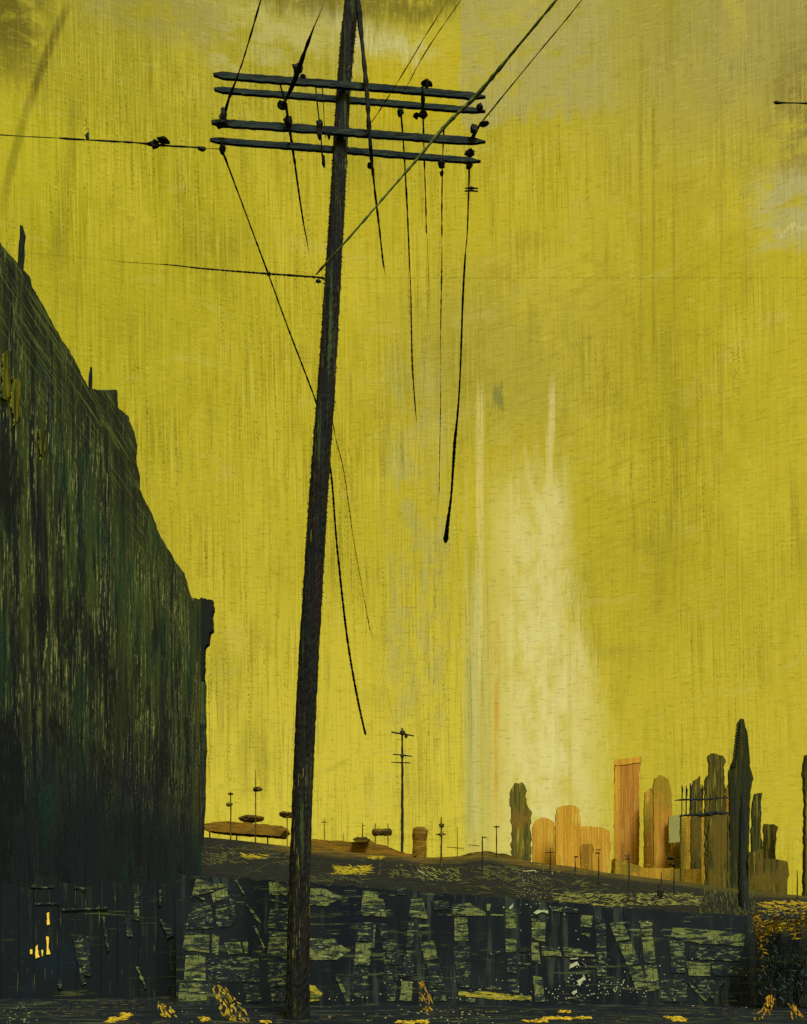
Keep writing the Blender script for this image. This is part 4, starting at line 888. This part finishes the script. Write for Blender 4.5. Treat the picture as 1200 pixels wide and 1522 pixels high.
    col = mix(nt, col, lin((158, 146, 76)), smr * t1.step(.30, .55) * .7)
    # brown corners and the dark drips on the left
    co = (Ew).step(e(170, 0), e(30, 0)) * (Aw).step(a(100), a(34)) * t1.step(.28, .50)
    col = mix(nt, col, lin((92, 82, 24)), co * .85)
    d = E - e(320, 0)                     # curve from (0,320) to (60,90)
    cen = A - (d * .16 + d * d * .035 + a(2))
    drip = (cen + w3 * .05)._m('ABSOLUTE').step(.085, .02) * E.step(e(420), e(320)) * E.step(e(70), e(110))
    col = mix(nt, col, lin((96, 84, 22)), drip * .75)
    cen2 = A - ((E - e(400, 80)) * .10 + a(84))
    drip2 = (cen2 + w2 * .12)._m('ABSOLUTE').step(.16, .0) * E.step(e(480), e(400)) * E.step(e(190), e(240))
    col = mix(nt, col, lin((120, 106, 24)), drip2 * .5)
    col = mix(nt, col, lin((182, 174, 26)), box(0, 130, 150, 330, 40, 40) * .5)
    rc = (Aw).step(a(1120), a(1190)) * box(1000, 1400, 60, 290, 60, 50)
    col = mix(nt, col, lin((136, 120, 56)), rc * t1.step(.3, .6) * .85)
    pl_ = box(1120, 1400, 230, 345, 26, 24) * t1.step(.34, .56)
    col = mix(nt, col, lin((182, 173, 104)), pl_ * .95)
    lnE = e(338, 1180); ln = (Ew - lnE)._m('ABSOLUTE').step(.07, 0) * A.step(a(1140), a(1170))
    col = mix(nt, col, lin((208, 198, 122)), ln * .8)
    sp2 = noi(nt, comb(nt, A * 22, E * 22, 0.0), 1, 3, .7).step(.60, .70)
    col = mix(nt, col, lin((98, 84, 46)), sp2 * (rc + co).clamp() * .55)
    # bristle tracks: fine uprights, beaded where the weave shows through
    f1 = noi(nt, comb(nt, A * 34 + E * .5, E * .7, 0.0), 1, 3, .7)
    f2 = noi(nt, comb(nt, A * 10, E * .35, 6.0), 1, 4, .7)
    wvh = noi(nt, comb(nt, A * 5, E * 30, 0.0), 1, 3, .7)
    bead = noi(nt, comb(nt, A * 30, E * 27, 2.0), 1, 3, .7)
    f3 = noi(nt, comb(nt, A * 16 + E * .3, E * .25, 12.0), 1, 2, .6)
    amt = noi(nt, comb(nt, A * .8, E * .4, 14.0), 1, 3, .6).step(.40, .62) * .5 + A.step(a(760), a(420)) * .25 + .22
    amt = amt * (colm * .65).inv() * (E.step(e(170), e(60)) * .5).inv()
    col = mix(nt, col, lin((122, 110, 10)), (f1.step(.50, .64) * amt * .46).clamp())
    col = mix(nt, col, lin((214, 198, 72)), (f1.step(.49, .36) * amt * .42).clamp())
    col = mix(nt, col, lin((138, 128, 20)), f2.step(.56, .70) * amt * .35)
    col = mix(nt, col, lin((84, 80, 14)), (f3.step(.53, .56) * f3.step(.60, .57) * bead.step(.48, .58) * amt * 1.1).clamp() * .6)
    col = mix(nt, col, lin((118, 106, 20)), wvh.step(.53, .66) * bead.step(.42, .56) * .42)
    col = mix(nt, col, lin((214, 200, 90)), wvh.step(.46, .34) * bead.step(.56, .44) * .34)
    # diagonal cross strokes over the middle
    dg = noi(nt, comb(nt, (A + E * 3.0) * 1.2, (E - A * .30) * 14, 2.0), 1, 4, .7)
    dm = box(620, 960, 380, 660, 80, 70) + box(840, 1100, 620, 900, 60, 60)
    col = mix(nt, col, lin((132, 122, 34)), (dg.step(.52, .66) * dm).clamp() * .28)
    # flecks
    sp3 = noi(nt, comb(nt, A * 30, E * 26, 9.0), 1, 2, .5).step(.735, .76)
    col = mix(nt, col, lin((70, 56, 22)), sp3 * .7)
    # the panel seam of the canvas, a thin dashed line
    seam = (z / y._m('MAXIMUM', .05) * 14.0 - 9.25)._m('ABSOLUTE').step(.016, .004) * A.step(a(470), a(500)) * noi(nt, comb(nt, A * 12, 0.0, 0.0), 1, 2).step(.42, .55)
    col = mix(nt, col, lin((110, 100, 24)), seam * .35)
    bg = nt.nodes.new('ShaderNodeBackground'); nt.links.new(col, bg.inputs[0]); bg.inputs[1].default_value = 1.0
    sk = nt.nodes.new('ShaderNodeTexSky'); sk.sky_type = 'NISHITA'; sk.sun_disc = False
    sk.sun_elevation = SUN_EL; sk.sun_rotation = SUN_ROT
    b2 = nt.nodes.new('ShaderNodeBackground'); nt.links.new(sk.outputs[0], b2.inputs[0]); b2.inputs[1].default_value = .05
    ms = nt.nodes.new('ShaderNodeMixShader'); ms.inputs[0].default_value = .03
    nt.links.new(bg.outputs[0], ms.inputs[1]); nt.links.new(b2.outputs[0], ms.inputs[2]); nt.links.new(ms.outputs[0], out.inputs[0])
    w.cycles.sampling_method = 'MANUAL'; w.cycles.sample_map_resolution = 512
SUN_EL = math.radians(54); SUN_ROT = math.radians(158)
make_world()
sun = bpy.data.lights.new('sun', 'SUN'); sun.energy = 3.3; sun.angle = math.radians(20); sun.color = (1.0, .97, .92)
so = bpy.data.objects.new('sun', sun); C.objects.link(so)
dirv = Vector((math.sin(SUN_ROT) * math.cos(SUN_EL), math.cos(SUN_ROT) * math.cos(SUN_EL), math.sin(SUN_EL)))
so.rotation_euler = dirv.to_track_quat('Z', 'Y').to_euler(); so.location = (5, -10, 30)

# ------------------------------------------------------------------ camera and render
cam = bpy.data.cameras.new('camera'); co = bpy.data.objects.new('camera', cam); C.objects.link(co)
co.location = (0, 0, EYE); co.rotation_euler = (math.radians(90), 0, 0)
cam.sensor_fit = 'VERTICAL'; cam.sensor_height = 36; cam.lens = F / 1522 * 36; cam.shift_y = (HY - 761) / 1522
cam.clip_start = .1; cam.clip_end = 9000
sc.camera = co
sc.view_settings.view_transform = 'Standard'; sc.view_settings.look = 'None'; sc.view_settings.exposure = 0; sc.view_settings.gamma = 1
sc.render.engine = 'CYCLES'; sc.cycles.use_denoising = False; sc.cycles.max_bounces = 2; sc.cycles.diffuse_bounces = 1
sc.cycles.use_adaptive_sampling = True; sc.cycles.adaptive_threshold = .02; sc.cycles.adaptive_min_samples = 16
